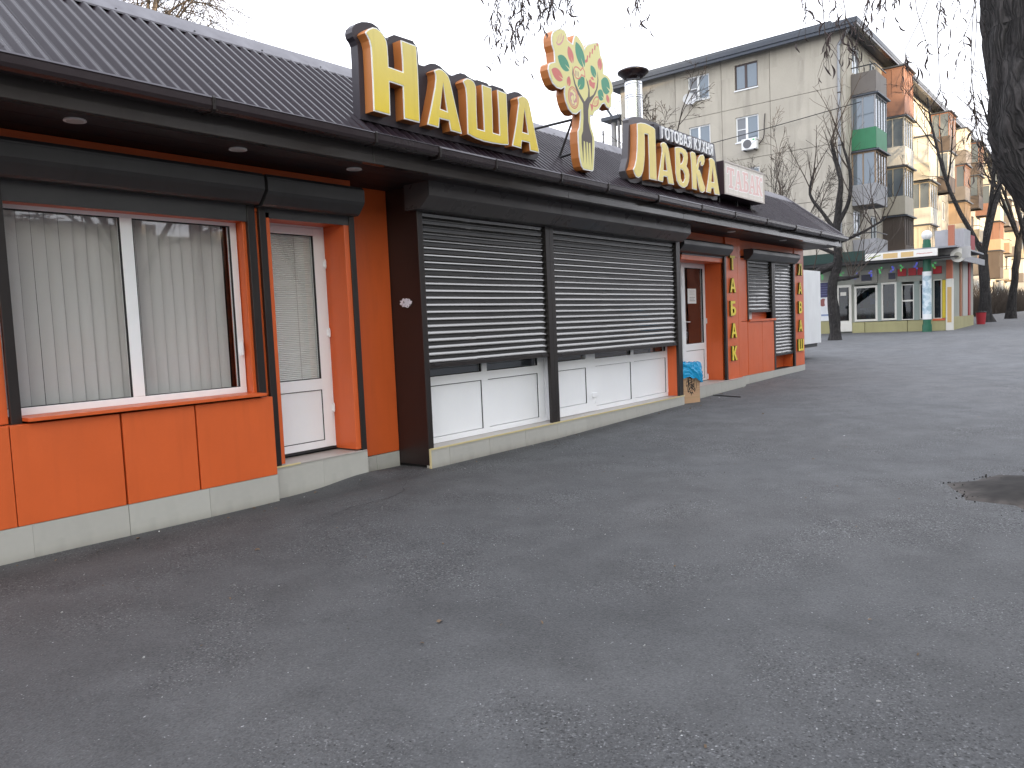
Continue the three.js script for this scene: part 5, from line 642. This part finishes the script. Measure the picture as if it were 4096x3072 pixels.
  const balcony = (x0, x1, k, pm, gm, enclosed) => {
    const y = FL[k], z1 = ZC + 1.08, m = Q('balcony', bx(x0 + 0.052, x1 - 0.052, y - 0.16, y, ZC, z1 - 0.002), conc);
    part('parapet', [bx(x0 + 0.02, x1 - 0.02, y - 0.32, y + 0.68, z1, z1 + 0.05), bx(x0, x0 + 0.05, y - 0.32, y + 0.68, ZC + 0.01, z1 + 0.05), bx(x1 - 0.05, x1, y - 0.32, y + 0.68, ZC + 0.01, z1 + 0.05)], pm, m);
    if (enclosed) {
      const n = 4, L = [bx(x0, x1, y + 2.16, y + 2.24, z1 - 0.03, z1 + 0.05), bx(x0, x0 + 0.06, y + 2.16, y + 2.24, ZC + 0.01, z1 - 0.03), bx(x0, x0 + 0.05, y + 0.68, y + 2.16, ZC + 0.01, ZC + 0.07), bx(x0, x0 + 0.05, y + 0.68, y + 2.16, ZC + 0.5, ZC + 0.56)]; for (let i = 0; i <= n; i++) { const x = x0 + (x1 - x0 - 0.06) * i / n; L.push(bx(x, x + 0.06, y + 0.68, y + 2.16, z1 - 0.03, z1 + 0.04)); }
      part('balcony_frame', L, gm, m); part('balcony_pane', [bx(x0 + 0.05, x1 - 0.05, y + 0.68, y + 2.16, z1 - 0.005, z1 + 0.005), bx(x0 + 0.018, x0 + 0.03, y + 0.68, y + 2.16, ZC + 0.07, z1 - 0.04)], R() < 0.5 ? glass : gm, m);
      part('balcony_roof', bx(x0 - 0.12, x1 + 0.12, y + 2.24, y + 2.31, ZC + 0.01, z1 + 0.2), roofM, m);
    } else part('rail_bar', [bx(x0, x1, y + 0.95, y + 1.0, z1, z1 + 0.04), bx(x0, x0 + 0.04, y + 0.95, y + 1.0, ZC + 0.01, z1)], M.blackMetal, m);
  };
  balcony(41, 43.15, 3, green, grey, true); balcony(41, 43.15, 2, grey, pal[1], true); balcony(41, 43.15, 1, grey, grey, false); balcony(41, 43.15, 4, pal[6], grey, false);
  balcony(47, 49.2, 4, pal[2], pal[2], true); balcony(47, 49.2, 3, pal[3], pal[0], true); balcony(47, 49.2, 2, pal[0], pal[5], true); balcony(47, 49.2, 1, pal[4], pal[4], true);
  for (let c = 2; c < 11; c++) for (let k = 1; k < 5; k++) { if (R() < 0.12) continue; const x = 41 + c * 6.4 - 0.3 * (k % 2); balcony(x, x + 2.3, k, pal[Math.floor(R() * 8)], pal[Math.floor(R() * 8)], R() < 0.72); }
  const xe = XA + nb * bw + 0.9;
  Q('roof', [bx(XA - 0.65, xe, 14.96, 15.22, -24.1, ZC + 0.75, 0.03), bx(XA - 0.1, xe, 15.2, 15.5, -23, ZC - 0.6)], roofM); Q('eave_board', bx(XA - 0.63, xe, 14.86, 14.96, ZC + 0.55, ZC + 0.73), M.gutter); Q('cornice', bx(XA - 0.6, XA - 0.4, 14.82, 14.96, -24.0, ZC + 0.6), std([0.05, 0.06, 0.08]));
  const dp = Q('downpipe', [cyl(0.07, 0.07, XA - 0.1, 0.8, 14.3, ZC - 0.25, 10), rod(V(XA - 0.1, 14.25, ZC - 0.25), V(XA - 0.35, 14.85, ZC + 0.3), 0.07)], std([0.27, 0.28, 0.30], { metalness: 0.3, roughness: 0.5 })); part('pipe_clip', [2, 4.5, 7, 9.5, 12].map((y) => cyl(0.085, 0.085, XA - 0.1, y, y + 0.06, ZC - 0.25, 10)), M.gutter, dp);
  Q('rear_pipe', [cyl(0.08, 0.08, 40.3, 0.6, 13.4, -23.75, 8), cyl(0.16, 0.16, 40.4, 0.6, 13.2, -24.15, 8), cyl(0.06, 0.06, 40.4, 0.6, 12.9, -24.9, 8)], std([0.3, 0.29, 0.3], { map: wornC })); Q('rear_canopy', [bx(39.9, 41.5, 13.3, 13.5, -24.7, -23.42), rod(V(40.1, 13.4, -24.0), V(40.1, 14.9, -25.0), 0.07)], roofM);
  const ac = thing('air_conditioner', 'white air conditioner unit hung under a window on the blank end of the apartment block', 'air conditioner', [XA, 10.1, -15.65]);
  part('case', bx(XA - 0.4, XA - 0.08, 10.07, 10.63, -16.05, -15.26, 0.02), wframe, ac); part('fan_grille', (() => { const g = new THREE.CylinderGeometry(0.22, 0.22, 0.02, 24); g.rotateZ(Math.PI / 2); g.translate(XA - 0.405, 10.35, -15.74); return planarUV(g); })(), std([0.11, 0.11, 0.12]), ac); part('sticker', bx(XA - 0.408, XA - 0.4, 10.5, 10.57, -15.45, -15.35), std([0.05, 0.45, 0.12]), ac); part('hose', tube(curve([V(XA - 0.1, 10.3, -15.24), V(XA - 0.08, 10.6, -15.0), V(XA - 0.06, 11.3, -14.95), V(XA - 0.02, 11.8, -14.92)], 12), Array(13).fill(0.025), 6), M.gutter, ac); part('holder', [bx(XA - 0.4, XA, 10.02, 10.06, -15.95, -15.91), bx(XA - 0.4, XA, 10.02, 10.06, -15.4, -15.36)], M.gutter, ac);
  const sd = thing('satellite_dish', 'small grey satellite dish on the apartment wall below the top floor window', 'satellite dish', [XA, 13.1, -18.9]); const lp = []; for (let i = 0; i <= 8; i++) lp.push(new THREE.Vector2(0.36 * i / 8, 0.12 * (i / 8) ** 2)); const dg = new THREE.LatheGeometry(lp, 24); dg.rotateZ(1.2); dg.rotateY(0.5); dg.translate(XA - 0.3, 13.28, -18.95); part('dish', planarUV(dg), std([0.52, 0.52, 0.54], { side: THREE.DoubleSide }), sd); part('arm', [rod(V(XA, 13.0, -18.9), V(XA - 0.3, 13.2, -18.95), 0.03), rod(V(XA - 0.25, 13.05, -18.9), V(XA - 0.62, 13.0, -18.75), 0.02)], M.gutter, sd);
  solo('overhead_cable', 'thin dark cable strung across the end wall of the apartment block', 'cable', tube(curve([V(39.75, 11.35, -10.2), V(39.7, 10.95, -15), V(39.6, 10.72, -18), V(39.4, 10.3, -24)], 30), Array(31).fill(0.022), 5), M.blackMetal, [39.7, 11, -15]);
}

// ---------- trees ----------
const barkTex = (seed, c, rep) => { const ridge = (u, v) => { const w = fbm(u * 5, v * 5, 5, 3, seed + 7) * 0.22, n = fbm((u + w) * 15, v * 4 + w * 3, 1 << 20, 4, seed); const q = 1 - Math.abs(2 * n - 1); return q * q; }; return std([1, 1, 1], { map: dataTex(512, (u, v, o) => { const r = ridge(u, v), n = fbm(u * 60, v * 60, 60, 2, seed + 5), k = 0.28 + 1.25 * (1 - r) + 0.4 * (n - 0.5); o[0] = c[0] * k; o[1] = c[1] * k; o[2] = c[2] * k; }, true, rep, rep * 1.4), bumpMap: dataTex(512, (u, v, o) => { o[0] = o[1] = o[2] = 1 - ridge(u, v); }, false, rep, rep * 1.4), bumpScale: 0.035, roughness: 0.95 }); };
const bark = barkTex(61, [0.075, 0.062, 0.052], 0.6), twigM = std([0.055, 0.042, 0.034], { roughness: 0.9 }), darkBark = barkTex(67, [0.038, 0.034, 0.033], 0.7);
function branchOut(R, p, d, len, r, lev, out, o) {               // one limb and, recursively, what grows from it
  const n = lev === o.levels ? 7 : lev > 1 ? 5 : 4, pts = [p.clone()], rad = [r]; let q = p.clone(), dir = d.clone();
  for (let i = 1; i <= n; i++) { dir.add(V((R() - 0.5) * o.wander, (R() - 0.5) * o.wander + (lev > 1 ? o.lift : o.lift * 0.4 - o.droop), (R() - 0.5) * o.wander)).normalize(); q = q.clone().addScaledVector(dir, len / n); pts.push(q); rad.push(Math.max(o.minR, r * (1 - 0.72 * i / n))); }
  (lev === o.levels ? out.limb : lev >= o.levels - 1 ? out.limb : lev >= 1 && o.levels > 2 && lev >= o.levels - 2 ? out.branch : out.twig).push(tube(pts, rad, lev >= o.levels - 1 ? 8 : lev > 0 ? 5 : 3));
  if (lev <= 0) return;
  const kids = Math.round(o.kids[lev] * (0.75 + R() * 0.5));
  for (let k = 0; k < kids; k++) {
    const t = 0.22 + 0.78 * (k + R()) / kids, i = Math.min(n - 1, Math.floor(t * n)), f = t * n - i, s = pts[i].clone().lerp(pts[i + 1], f), ax = pts[i + 1].clone().sub(pts[i]).normalize();
    const side = V(R() - 0.5, R() - 0.5, R() - 0.5).cross(ax).normalize(), nd = ax.clone().multiplyScalar(Math.cos(o.spread)).addScaledVector(side, Math.sin(o.spread) * (0.7 + R() * 0.6)).normalize();
    branchOut(R, s, nd, len * o.shrink * (0.6 + R() * 0.6) * (1.1 - 0.5 * t), Math.max(o.minR, r * (1 - 0.72 * t) * 0.62), lev - 1, out, o);
  }
}
function makeTree(label, x, z, h, seed, o = {}) {
  o = { levels: 3, wander: 0.28, lift: 0.05, droop: 0.05, kids: [0, 6, 6, 7], spread: 0.7, shrink: 0.52, minR: 0.006, r: 0.15, lean: [0, 0], trunk: 0.4, mat: bark, group: null, ...o };
  const R = rng(seed), y = gy(x, z), t = thing('bare_tree', label, 'tree', [x, y, z], o.group), out = { limb: [], branch: [], twig: [] }, tp = [], tr = [], th = h * o.trunk;
  for (let i = 0; i <= 8; i++) { const f = i / 8; tp.push(V(x + o.lean[0] * f + (R() - 0.5) * 0.06, y - 0.1 + (th + 0.1) * f, z + o.lean[1] * f + (R() - 0.5) * 0.06)); tr.push(o.r * (1 + 0.55 * Math.pow(1 - f, 6) - 0.28 * f)); }
  part('trunk', tube(tp, tr, 12, 0.18), o.mat, t); const top = tp[8], n0 = o.forks ?? 4;
  for (let k = 0; k < n0; k++) { const a = k / n0 * 6.28 + R(), sp = k === 0 ? 0.12 : 0.35 + R() * 0.3; branchOut(R, top.clone().add(V(0, -0.15 * R() - 0.05, 0)), V(Math.cos(a) * sp, 1, Math.sin(a) * sp).normalize(), (h - th) * (0.75 + R() * 0.35), tr[8] * 0.66, o.levels, out, o); }
  part('branch', [...out.limb, ...out.branch], o.mat, t); if (out.twig.length) part('twigs', out.twig, twigM, t, null, 'stuff'); return t;
}
// behind the shop and by the kiosk
makeTree('bare tree whose top shows over the left part of the shop roof', 8.4, -16.8, 10.6, 11, { r: 0.16, kids: [0, 11, 10, 8], wander: 0.4, droop: 0.16, spread: 0.85 });
makeTree('slim bare tree behind the steel flue and the second yellow sign', 22.4, -11.9, 8.3, 12, { r: 0.10, kids: [0, 6, 7, 6], wander: 0.35, spread: 0.6, trunk: 0.5 });
{ // lopped tree before the kiosk: trunk, stubs, thin new shoots and a second leaning stem
  const x = 28, z = -8.12, y = gy(x, z), t = thing('lopped_tree', 'lopped dark tree with thin new shoots in front of the kiosk door', 'tree', [x, y, z]), R = rng(19), tr = [], L = [], tw = [];
  part('trunk', tube(curve([V(x, y - 0.1, z), V(x, y + 0.5, z), V(x, 2.4, z - 0.08), V(x, 3.2, z + 0.12), V(x, 4.3, z + 0.1), V(x, 5.3, z + 0.2)], 24), Array.from({ length: 25 }, (_, i) => 0.20 * (1 - 0.020 * i) * (i < 3 ? 1.25 - 0.08 * i : 1)), 12, 0.22), darkBark, t);
  const limb = (pts, r0, r1) => { const c = curve(pts, 12); L.push(tube(c, c.map((_, i) => r0 + (r1 - r0) * i / 12), 8, 0.2)); for (let k = 0; k < 7; k++) { const s = c[5 + Math.floor(R() * 8)]; branchOut(R, s.clone(), V((R() - 0.5), 0.6 + R(), (R() - 0.5) * 1.4).normalize(), 1.0 + R() * 1.3, 0.022, 1, { limb: tw, branch: tw, twig: tw }, { levels: 3, wander: 0.3, lift: 0.12, droop: 0.02, kids: [0, 6, 4, 4], spread: 0.6, shrink: 0.5, minR: 0.006 }); } };
  limb([V(x, 3.1, z + 0.1), V(x - 0.1, 2.9, z - 0.5), V(x - 0.2, 2.35, z - 1.4), V(x - 0.2, 1.6, z - 2.4)], 0.15, 0.13);
  limb([V(x, 5.0, z + 0.15), V(x, 5.9, z + 0.25), V(x + 0.1, 6.7, z + 0.05), V(x, 7.35, z - 0.05)], 0.10, 0.05); limb([V(x, 4.2, z + 0.1), V(x, 4.9, z - 0.35), V(x - 0.1, 5.6, z - 0.75), V(x, 6.5, z - 0.6)], 0.075, 0.03);
  limb([V(x, 4.4, z + 0.1), V(x, 5.2, z + 0.5), V(x, 6.2, z + 0.55), V(x, 7.2, z + 0.3)], 0.08, 0.035); limb([V(x, 3.8, z), V(x + 0.2, 4.1, z + 0.8), V(x + 0.2, 4.5, z + 1.6)], 0.065, 0.03); limb([V(x, 3.5, z), V(x, 4.0, z - 0.9), V(x, 4.9, z - 1.7), V(x, 5.7, z - 1.8)], 0.065, 0.03); limb([V(x, 2.6, z), V(x, 2.62, z + 0.45), V(x, 2.66, z + 0.8)], 0.09, 0.06);
  part('branch', L, darkBark, t); part('shoots', tw, twigM, t, null, 'stuff');
}
makeTree('bushy bare tree between the shop end and the apartment wall', 29.5, -10.6, 6.6, 23, { r: 0.09, kids: [0, 7, 7, 6], wander: 0.4, spread: 0.6, trunk: 0.3, forks: 5 });
// row along the far pavement
[[41.5, -5.35, 13, 0.25, 'dark forked bare tree just right of the kiosk', 31], [47, -5.0, 12, 0.19, 'bare tree in the row behind the dark forked tree right of the kiosk', 32], [44.5, -3.7, 12, 0.21, 'bare tree at the right edge of the photo nearest the big trunk', 33], [58, -4.9, 13, 0.28, 'bare tree far down the pavement near the end of the block', 34], [72, -4.2, 13, 0.3, 'farthest bare tree of the row along the apartment block', 35], [51, -2.6, 12, 0.27, 'bare tree just outside the right edge beyond the big trunk, shading the balconies', 36], [63, -1.8, 12, 0.27, 'bare tree outside the right edge opposite the middle balconies, near the pavement', 37], [38, 0.5, 12, 0.28, 'bare tree outside the right edge opposite the kiosk corner', 38]].forEach(([x, z, h, r, lb, s], i) => makeTree(lb, x, z, h, s, { r, mat: darkBark, trunk: i === 0 ? 0.24 : 0.34, kids: [0, 5, 5, 5], spread: 0.55, lean: [0, i === 0 ? -0.1 : (i % 2 - 0.5) * 0.8], forks: i === 0 ? 3 : 4, wander: 0.3 }));
[[6, 15], [14, 17], [20, 14.5], [27, 18], [33, 15]].forEach(([x, z], i) => makeTree(['tall bare tree in the second street row opposite the blinded window', 'tall bare tree in the second street row opposite the big shutters', 'tall bare tree in the second street row opposite the notice door', 'tall bare tree in the second street row opposite the shop end', 'tall bare tree in the second street row opposite the trailer'][i], x, z, 13 + i % 2, 80 + i, { r: 0.3, kids: [0, 9, 9, 8], spread: 0.8, droop: 0.08, minR: 0.022, trunk: 0.25, forks: 6 }));
{ // leafless hedge along the foot of the block
  const R = rng(303), L = [], t0 = V(44, 0, -8.6); for (let i = 0; i < 2600; i++) { const x = 43.5 + R() * 56, z = -9.2 + R() * 1.5, y = gy(x, z), h = 0.9 + R() * 1.3, p = V(x, y, z), q = V(x + (R() - 0.5) * 0.7, y + h * 0.6, z + (R() - 0.5) * 0.7), e = V(q.x + (R() - 0.5) * 0.8, y + h, q.z + (R() - 0.5) * 0.8); L.push(tube([p, q, e], [0.02, 0.014, 0.008], 3)); }
  const hd = solo('hedge', 'dark leafless hedge along the foot of the apartment block, right of the kiosk', 'hedge', L, twigM, [70, 0.8, -8.5]); hd.userData.kind = 'stuff';
}
// row on the street side: outside the picture, seen in the window panes and in the dappled light on the block
[[-2, 7.5], [4.5, 8], [11, 7.2], [22, 8.6], [30, 7.4], [38, 8.2], [46, 7.4], [55, 8.4], [64, 7.6]].forEach(([x, z], i) => makeTree(['bare street tree opposite the blinded window', 'bare street tree opposite the white door', 'bare street tree opposite the big shutters', 'bare street tree opposite the far end of the shop', 'bare street tree opposite the white trailer', 'bare street tree opposite the kiosk side', 'bare street tree opposite the first balconies', 'bare street tree opposite the middle balconies', 'bare street tree opposite the last balconies'][i], x, z, 10.5 + (i * 7 % 3), 50 + i, { r: 0.24, kids: [0, 8, 8, 7], spread: 0.75, droop: 0.1, minR: 0.012 }));

{ // the big tree at the right edge, its limbs hung with dry pods
  const x = 7.28, z = -0.25, y = 0, t = thing('pod_tree', 'big dark knobbly trunk at the right edge with drooping twigs hung with dry pods', 'tree', [x, y, z]), R = rng(101), L = [], B = [], T = [];
  const path = [V(7.46, -0.15, 0.23), V(7.43, 0.5, 0.14), V(7.39, 1.15, 0), V(7.35, 1.7, -0.18), V(7.32, 2.1, -0.38), V(7.33, 2.5, -0.57), V(7.35, 2.95, -0.67), V(7.37, 3.72, -0.74), V(7.37, 5.0, -0.8), V(7.33, 6.4, -0.85)];
  const N = 90, c = curve(path, N), seg = 40, g = tube(c, c.map((_, i) => 0.25 * (1 + 0.6 * Math.exp(-i / 5) - 0.0022 * i)), seg), p = g.attributes.position, nn = g.attributes.normal;
  for (let i = 0; i < p.count; i++) { const a = (i % (seg + 1)) % seg / seg * 6.283, yy = p.getY(i); const k = 0.24 * (fbm(Math.cos(a) * 1.6 + 7, yy * 1.9 + Math.sin(a) * 1.6, big, 3, 7) - 0.45) + 0.05 * (fbm(Math.cos(a) * 6 + 7, yy * 5 + Math.sin(a) * 6, big, 3, 17) - 0.5); p.setXYZ(i, p.getX(i) + nn.getX(i) * k, yy, p.getZ(i) + nn.getZ(i) * k); }
  g.computeVertexNormals(); part('trunk', g, darkBark, t);
  const pods = [], podAt = (pt, s) => pods.push([pt, s]);
  const hang = (pt, len, dens = 1, ps = 1) => {                             // a drooping twig with side twigs and pods
    const n = 8, pts = [pt.clone()], d = V((R() - 0.5) * 0.5, -0.55 - R() * 0.4, (R() - 0.5) * 0.5); let q = pt.clone(); for (let i = 1; i <= n; i++) { d.add(V((R() - 0.5) * 0.35, -0.13, (R() - 0.5) * 0.35)).normalize(); q = q.clone().addScaledVector(d, len / n); pts.push(q); }
    B.push(tube(pts, pts.map((_, i) => 0.0052 - 0.0004 * i), 5));
    for (let i = 1; i <= n; i++) { for (let m = 0; m < 2; m++) if (R() < 0.65) { const e = pts[i].clone().add(V((R() - 0.5) * 0.28, -0.06 - R() * 0.22, (R() - 0.5) * 0.28)), mid = pts[i].clone().lerp(e, 0.5).add(V(0, 0.035, 0)); T.push(tube([pts[i], mid, e], [0.003, 0.0024, 0.0018], 4)); if (R() < dens) podAt(e, ps * (0.42 + R() * 0.45)); } if (R() < dens) podAt(pts[i], ps * (0.42 + R() * 0.5)); }
  };
  const limb = (pts, r0, r1) => { const cc = curve(pts, 26); L.push(tube(cc, cc.map((_, i) => r0 + (r1 - r0) * i / 26), 8, 0.15)); return cc; };
  const at = (px, py, dep) => null;
  const l1 = limb([V(x, 5.2, z - 0.5), V(7.4, 5.9, -1.6), V(7.0, 6.0, -3.0), V(6.1, 5.55, -4.1), V(5.4, 5.15, -4.9)], 0.12, 0.02);
  const l2 = limb([V(x, 5.8, z - 0.5), V(9.4, 6.6, -1.4), V(9.9, 6.6, -2.6), V(10.2, 6.1, -3.8)], 0.11, 0.02);
  const l3 = limb([V(x, 5.6, z - 0.5), V(9.6, 6.3, -1.0), V(10.4, 6.2, -1.8), V(11.0, 5.7, -2.5)], 0.10, 0.02);
  [[5.36,4.59,-4.27,0.5,0.95,0],[5.4,4.47,-4.2,0.55,0.95,0],[5.45,4.64,-4.16,0.68,0.95,0],[5.46,4.43,-4.12,0.52,0.95,0],[5.51,4.51,-4.07,0.5,0.95,0],[5.56,4.64,-4.02,0.55,0.95,0],[5.58,4.46,-3.99,0.35,0.95,0],[5.65,4.59,-3.91,0.36,0.95,0],[5.67,4.44,-3.87,0.3,0.95,0],[5.7,4.52,-3.84,0.34,0.95,0],[5.52,4.72,-4.09,0.75,0.95,0],[5.4,4.65,-4.22,0.75,0.95,0],[5.62,4.7,-3.96,0.5,0.95,0],[5.31,4.31,-4.29,0.42,0.95,0],[6.08,4.32,-3.34,0.2,0.8,0],[8.71,5.02,-2.74,0.4,0.8,1],[8.85,4.87,-2.55,0.35,0.8,1],[9.09,4.91,-2.26,0.35,0.8,1],[9.21,4.98,-2.12,0.35,0.8,1],[8.91,4.66,-2.44,0.45,0.8,1],[8.75,4.37,-2.6,0.2,0.8,1],[8.99,4.44,-2.32,0.25,0.8,1],[10.21,5.29,-2.19,0.3,0.7,2],[10.46,5.16,-1.87,0.4,0.7,2],[10.63,5.2,-1.66,0.45,0.7,2],[10.66,4.7,-1.56,0.4,0.7,2],[10.34,4.61,-1.95,0.25,0.7,2],[10.18,4.47,-2.13,0.2,0.7,2],[10.62,3.97,-1.53,0.4,0.7,2],[10.41,4.08,-1.81,0.22,0.7,2],[10.63,3.45,-1.46,0.35,0.7,2]].forEach(([hx, hy, hz, len, dn, li]) => { const lm = [l1, l2, l3][li], tgt = V(hx, hy, hz); let best = lm[0], bd = 1e9; for (const q of lm) { const dd = Math.hypot(q.x - hx, q.z - hz); if (dd < bd) { bd = dd; best = q; } } const k1 = best.clone().lerp(tgt, 0.35).add(V((R() - 0.5) * 0.5, 0.1, (R() - 0.5) * 0.5)), k2 = best.clone().lerp(tgt, 0.72).add(V((R() - 0.5) * 0.4, 0.05, (R() - 0.5) * 0.4)); B.push(tube(curve([best, k1, k2, tgt], 9), [0.007, 0.0068, 0.0066, 0.0064, 0.006, 0.0058, 0.0055, 0.0052, 0.005, 0.005], 5)); hang(tgt, len, dn, li ? 1.25 : 1); });
  part('branch', [...L, ...B], twigM, t); part('twigs', T, twigM, t, null, 'stuff');
  const pg = (() => { const n = 8, pos = [], idx = []; for (let i = 0; i <= n; i++) { const s = i / n, w = 0.011 * Math.pow(Math.sin(Math.PI * Math.min(0.97, s * 0.94 + 0.04)), 0.6), cx = 0.03 * Math.sin(s * 3.3), a = s * 1.5; for (let k = 0; k < 4; k++) { const th = k * Math.PI / 2, u = Math.cos(th) * w, v = Math.sin(th) * w * 0.28; pos.push(cx + u * Math.cos(a) - v * Math.sin(a), -s * 0.15, u * Math.sin(a) + v * Math.cos(a)); } } for (let i = 0; i < n; i++) for (let k = 0; k < 4; k++) { const A = i * 4 + k, Bb = i * 4 + (k + 1) % 4, C = A + 4, D = Bb + 4; idx.push(A, C, Bb, Bb, C, D); } const q = new THREE.BufferGeometry(); q.setAttribute('position', new THREE.Float32BufferAttribute(pos, 3)); q.setIndex(idx); q.computeVertexNormals(); return q; })();
  const im = new THREE.InstancedMesh(pg, std([1, 1, 1], { roughness: 0.7, side: THREE.DoubleSide }), pods.length), m4 = new THREE.Matrix4(), qt = new THREE.Quaternion();
  pods.forEach(([q, s], i) => { qt.setFromEuler(new THREE.Euler((R() - 0.5) * 1.1, R() * 6.3, (R() - 0.5) * 1.1)); m4.compose(q.clone().sub(V(x, y, z)), qt, V(s, s, s)); im.setMatrixAt(i, m4); const k = 0.6 + R() * 0.7; im.setColorAt(i, lin(0.060 * k, 0.040 * k, 0.036 * k)); });
  im.name = 'pods'; im.userData.kind = 'stuff'; shade(im); t.add(im);
  // bare earth round the trunk
  const n = 44, m = 18, pos = [0, 0, 0], idx = [], cx = 7.12, cz = 0.22; pos[0] = cx; pos[1] = 0.1; pos[2] = cz;
  for (let r = 1; r <= m; r++) for (let a = 0; a < n; a++) { const th = a / n * 6.283, rr = r / m, rad = rr * (1.08 + 1.0 * (fbm(Math.cos(th) * 3 + 5, Math.sin(th) * 3 + 5, big, 5, 9) - 0.45)), xx = cx + Math.cos(th) * rad, zz = cz + Math.sin(th) * rad; pos.push(xx, gy(xx, zz) + (1 - rr * rr) * 0.07 + 0.006 * (1 - rr) * 3 + (rr > 0.97 ? -0.012 : 0.004) + 0.05 * (1 - rr) * fbm(xx * 5, zz * 5, big, 3, 15), zz); }
  for (let a = 0; a < n; a++) idx.push(0, 1 + (a + 1) % n, 1 + a); for (let r = 0; r < m - 1; r++) for (let a = 0; a < n; a++) { const A = 1 + r * n + a, Bq = 1 + r * n + (a + 1) % n, C = A + n, D = Bq + n; idx.push(A, Bq, C, Bq, D, C); }
  const sg = new THREE.BufferGeometry(); sg.setAttribute('position', new THREE.Float32BufferAttribute(pos, 3)); sg.setIndex(idx); sg.computeVertexNormals(); { const c = new Float32Array(pos.length); for (let i = 0; i < pos.length / 3; i++) { const r = i ? (Math.floor((i - 1) / n) + 1) / m : 0, f = Math.max(0, (r - 0.78) / 0.22), k = 1 + 3.4 * f * f * (0.6 + 0.8 * fbm(pos[3 * i] * 6, pos[3 * i + 2] * 6, big, 2, 3)); c[3 * i] = c[3 * i + 1] = c[3 * i + 2] = k; } sg.setAttribute('color', new THREE.BufferAttribute(c, 3)); } const up = planarUV(sg);
  const sm = solo('soil', 'dark bare earth round the foot of the big trunk', 'soil', up, std([1, 1, 1], { map: dataTex(256, (u, v, o) => { const k = 0.35 + 1.1 * fbm(u * 14, v * 14, 14, 4, 88); o[0] = 0.024 * k; o[1] = 0.021 * k; o[2] = 0.019 * k; }, true, 0.9), roughness: 1, vertexColors: true })); sm.userData.kind = 'structure';
  const crumb = new THREE.InstancedMesh(new THREE.IcosahedronGeometry(1, 0), std([1, 1, 1], { roughness: 1 }), 1500), cm4 = new THREE.Matrix4(), cq = new THREE.Quaternion();
  for (let i = 0; i < 1500; i++) { const th = R() * 6.283, edge = 1.08 + 1.0 * (fbm(Math.cos(th) * 3 + 5, Math.sin(th) * 3 + 5, big, 5, 9) - 0.45), rr = edge * (0.35 + 0.62 * Math.sqrt(R()) + 0.10 * R() * R()), xx = cx + Math.cos(th) * rr, zz = cz + Math.sin(th) * rr, s = 0.003 + R() * R() * R() * 0.013, q1 = Math.max(0, 1 - (rr / edge) ** 2), k = 0.5 + R(); cq.setFromEuler(new THREE.Euler(R() * 6, R() * 6, R() * 6)); cm4.compose(V(xx, gy(xx, zz) + q1 * 0.07 + s * 0.3, zz), cq, V(s * 1.2, s * 0.7, s)); crumb.setMatrixAt(i, cm4); crumb.setColorAt(i, lin(0.024 * k, 0.021 * k, 0.019 * k)); }
  crumb.name = 'soil_crumbs'; crumb.userData = { kind: 'stuff', label: 'crumbs of dark earth scattered round the soil patch at the right edge', category: 'soil' }; shade(crumb); scene.add(crumb);
}
// ---------- across the street, outside the picture: what shades the yard and shows in the panes ----------
{
  const t = thing('street_block', 'long grey apartment building across the street from the shop', 'apartment building', [-30, 0, 50]), w = std([0.36, 0.33, 0.29], { map: wornC, roughness: 0.9 }), gl = std([0.08, 0.09, 0.1], { roughness: 0.1 });
  part('wall', bx(-75, -2.5, -0.2, 12.3, 46, 58), w, t); part('tower', bx(-2.5, 7.0, -0.2, 24, 46, 58), w, t); part('roof', bx(-75.5, -2.6, 12.3, 12.7, 45.5, 58.5), M.gutter, t); const g = bx(-0.8, 0.8, -0.75, 0.75, -0.05, 0.0); for (let k = 0; k < 4; k++) for (let i = 0; i < 14; i++) part('window', g, gl, t, [-32 + i * 2.85, 2.2 + k * 2.8, 45.99]);
  const s2 = thing('street_block', 'low grey building row across the street opposite the kiosk', 'building', [43, 0, 44]); part('wall', bx(7.2, 79, -0.2, 7.4, 40, 50), w, s2); for (let i = 0; i < 8; i++) { const a = 7.2 + i * 9, hh = [10.2, 9.4, 8.8, 10.1, 10.9, 9.8, 10.6, 10.2][i]; part('upper_storey', bx(a, a + 7.2 + (i % 3) * 0.8, 7.4, hh, 40.3 + (i % 2) * 0.6, 49), w, s2); part('chimney', bx(a + 2, a + 2.8, hh, hh + 1.1, 43, 43.8), w, s2); } const s3 = thing('street_block', 'grey building row across the street near its far end', 'building', [125, 0, 52]); part('wall', bx(80, 170, -0.2, 11, 46, 58), w, s3); part('roof', bx(79.6, 170.4, 11, 11.4, 45.6, 58.4), M.gutter, s3);
  const v = thing('parked_van', 'white van parked across the yard, mirrored in the blinded window', 'van', [2.5, 0, 5.6]), sh = shapeOf([[-2.4, 0.35], [2.3, 0.35], [2.4, 0.9], [2.2, 1.15], [1.5, 1.25], [0.95, 1.95], [-2.35, 2.0], [-2.45, 1.2]]); const bd = slab(sh, 0, 1.8); bd.translate(2.5, 0, 5.2); part('body', planarUV(bd), M.white, v); part('side_window', bx(3.0, 3.65, 1.25, 1.8, 5.185, 5.2), gl, v); for (const x of [1.0, 4.1]) { const c = new THREE.CylinderGeometry(0.33, 0.33, 0.22, 20); c.rotateX(Math.PI / 2); c.translate(x, 0.33, 5.3); part('wheel', c, M.blackMetal, v); }
  const e = thing('end_building', 'pale low building closing the far end of the street', 'building', [150, 0.9, -10]); part('wall', bx(150, 160, 0, 9, -40, 30), w, e); part('roof', bx(149.5, 160.5, 9, 9.5, -40.5, 30.5), M.gutter, e);
  for (let i = 0; i < 6; i++) part('window', bx(149.93, 149.99, 3.2, 4.9, -10 + i * 3, -8.6 + i * 3), gl, e);
}
renderer.render(scene, camera);
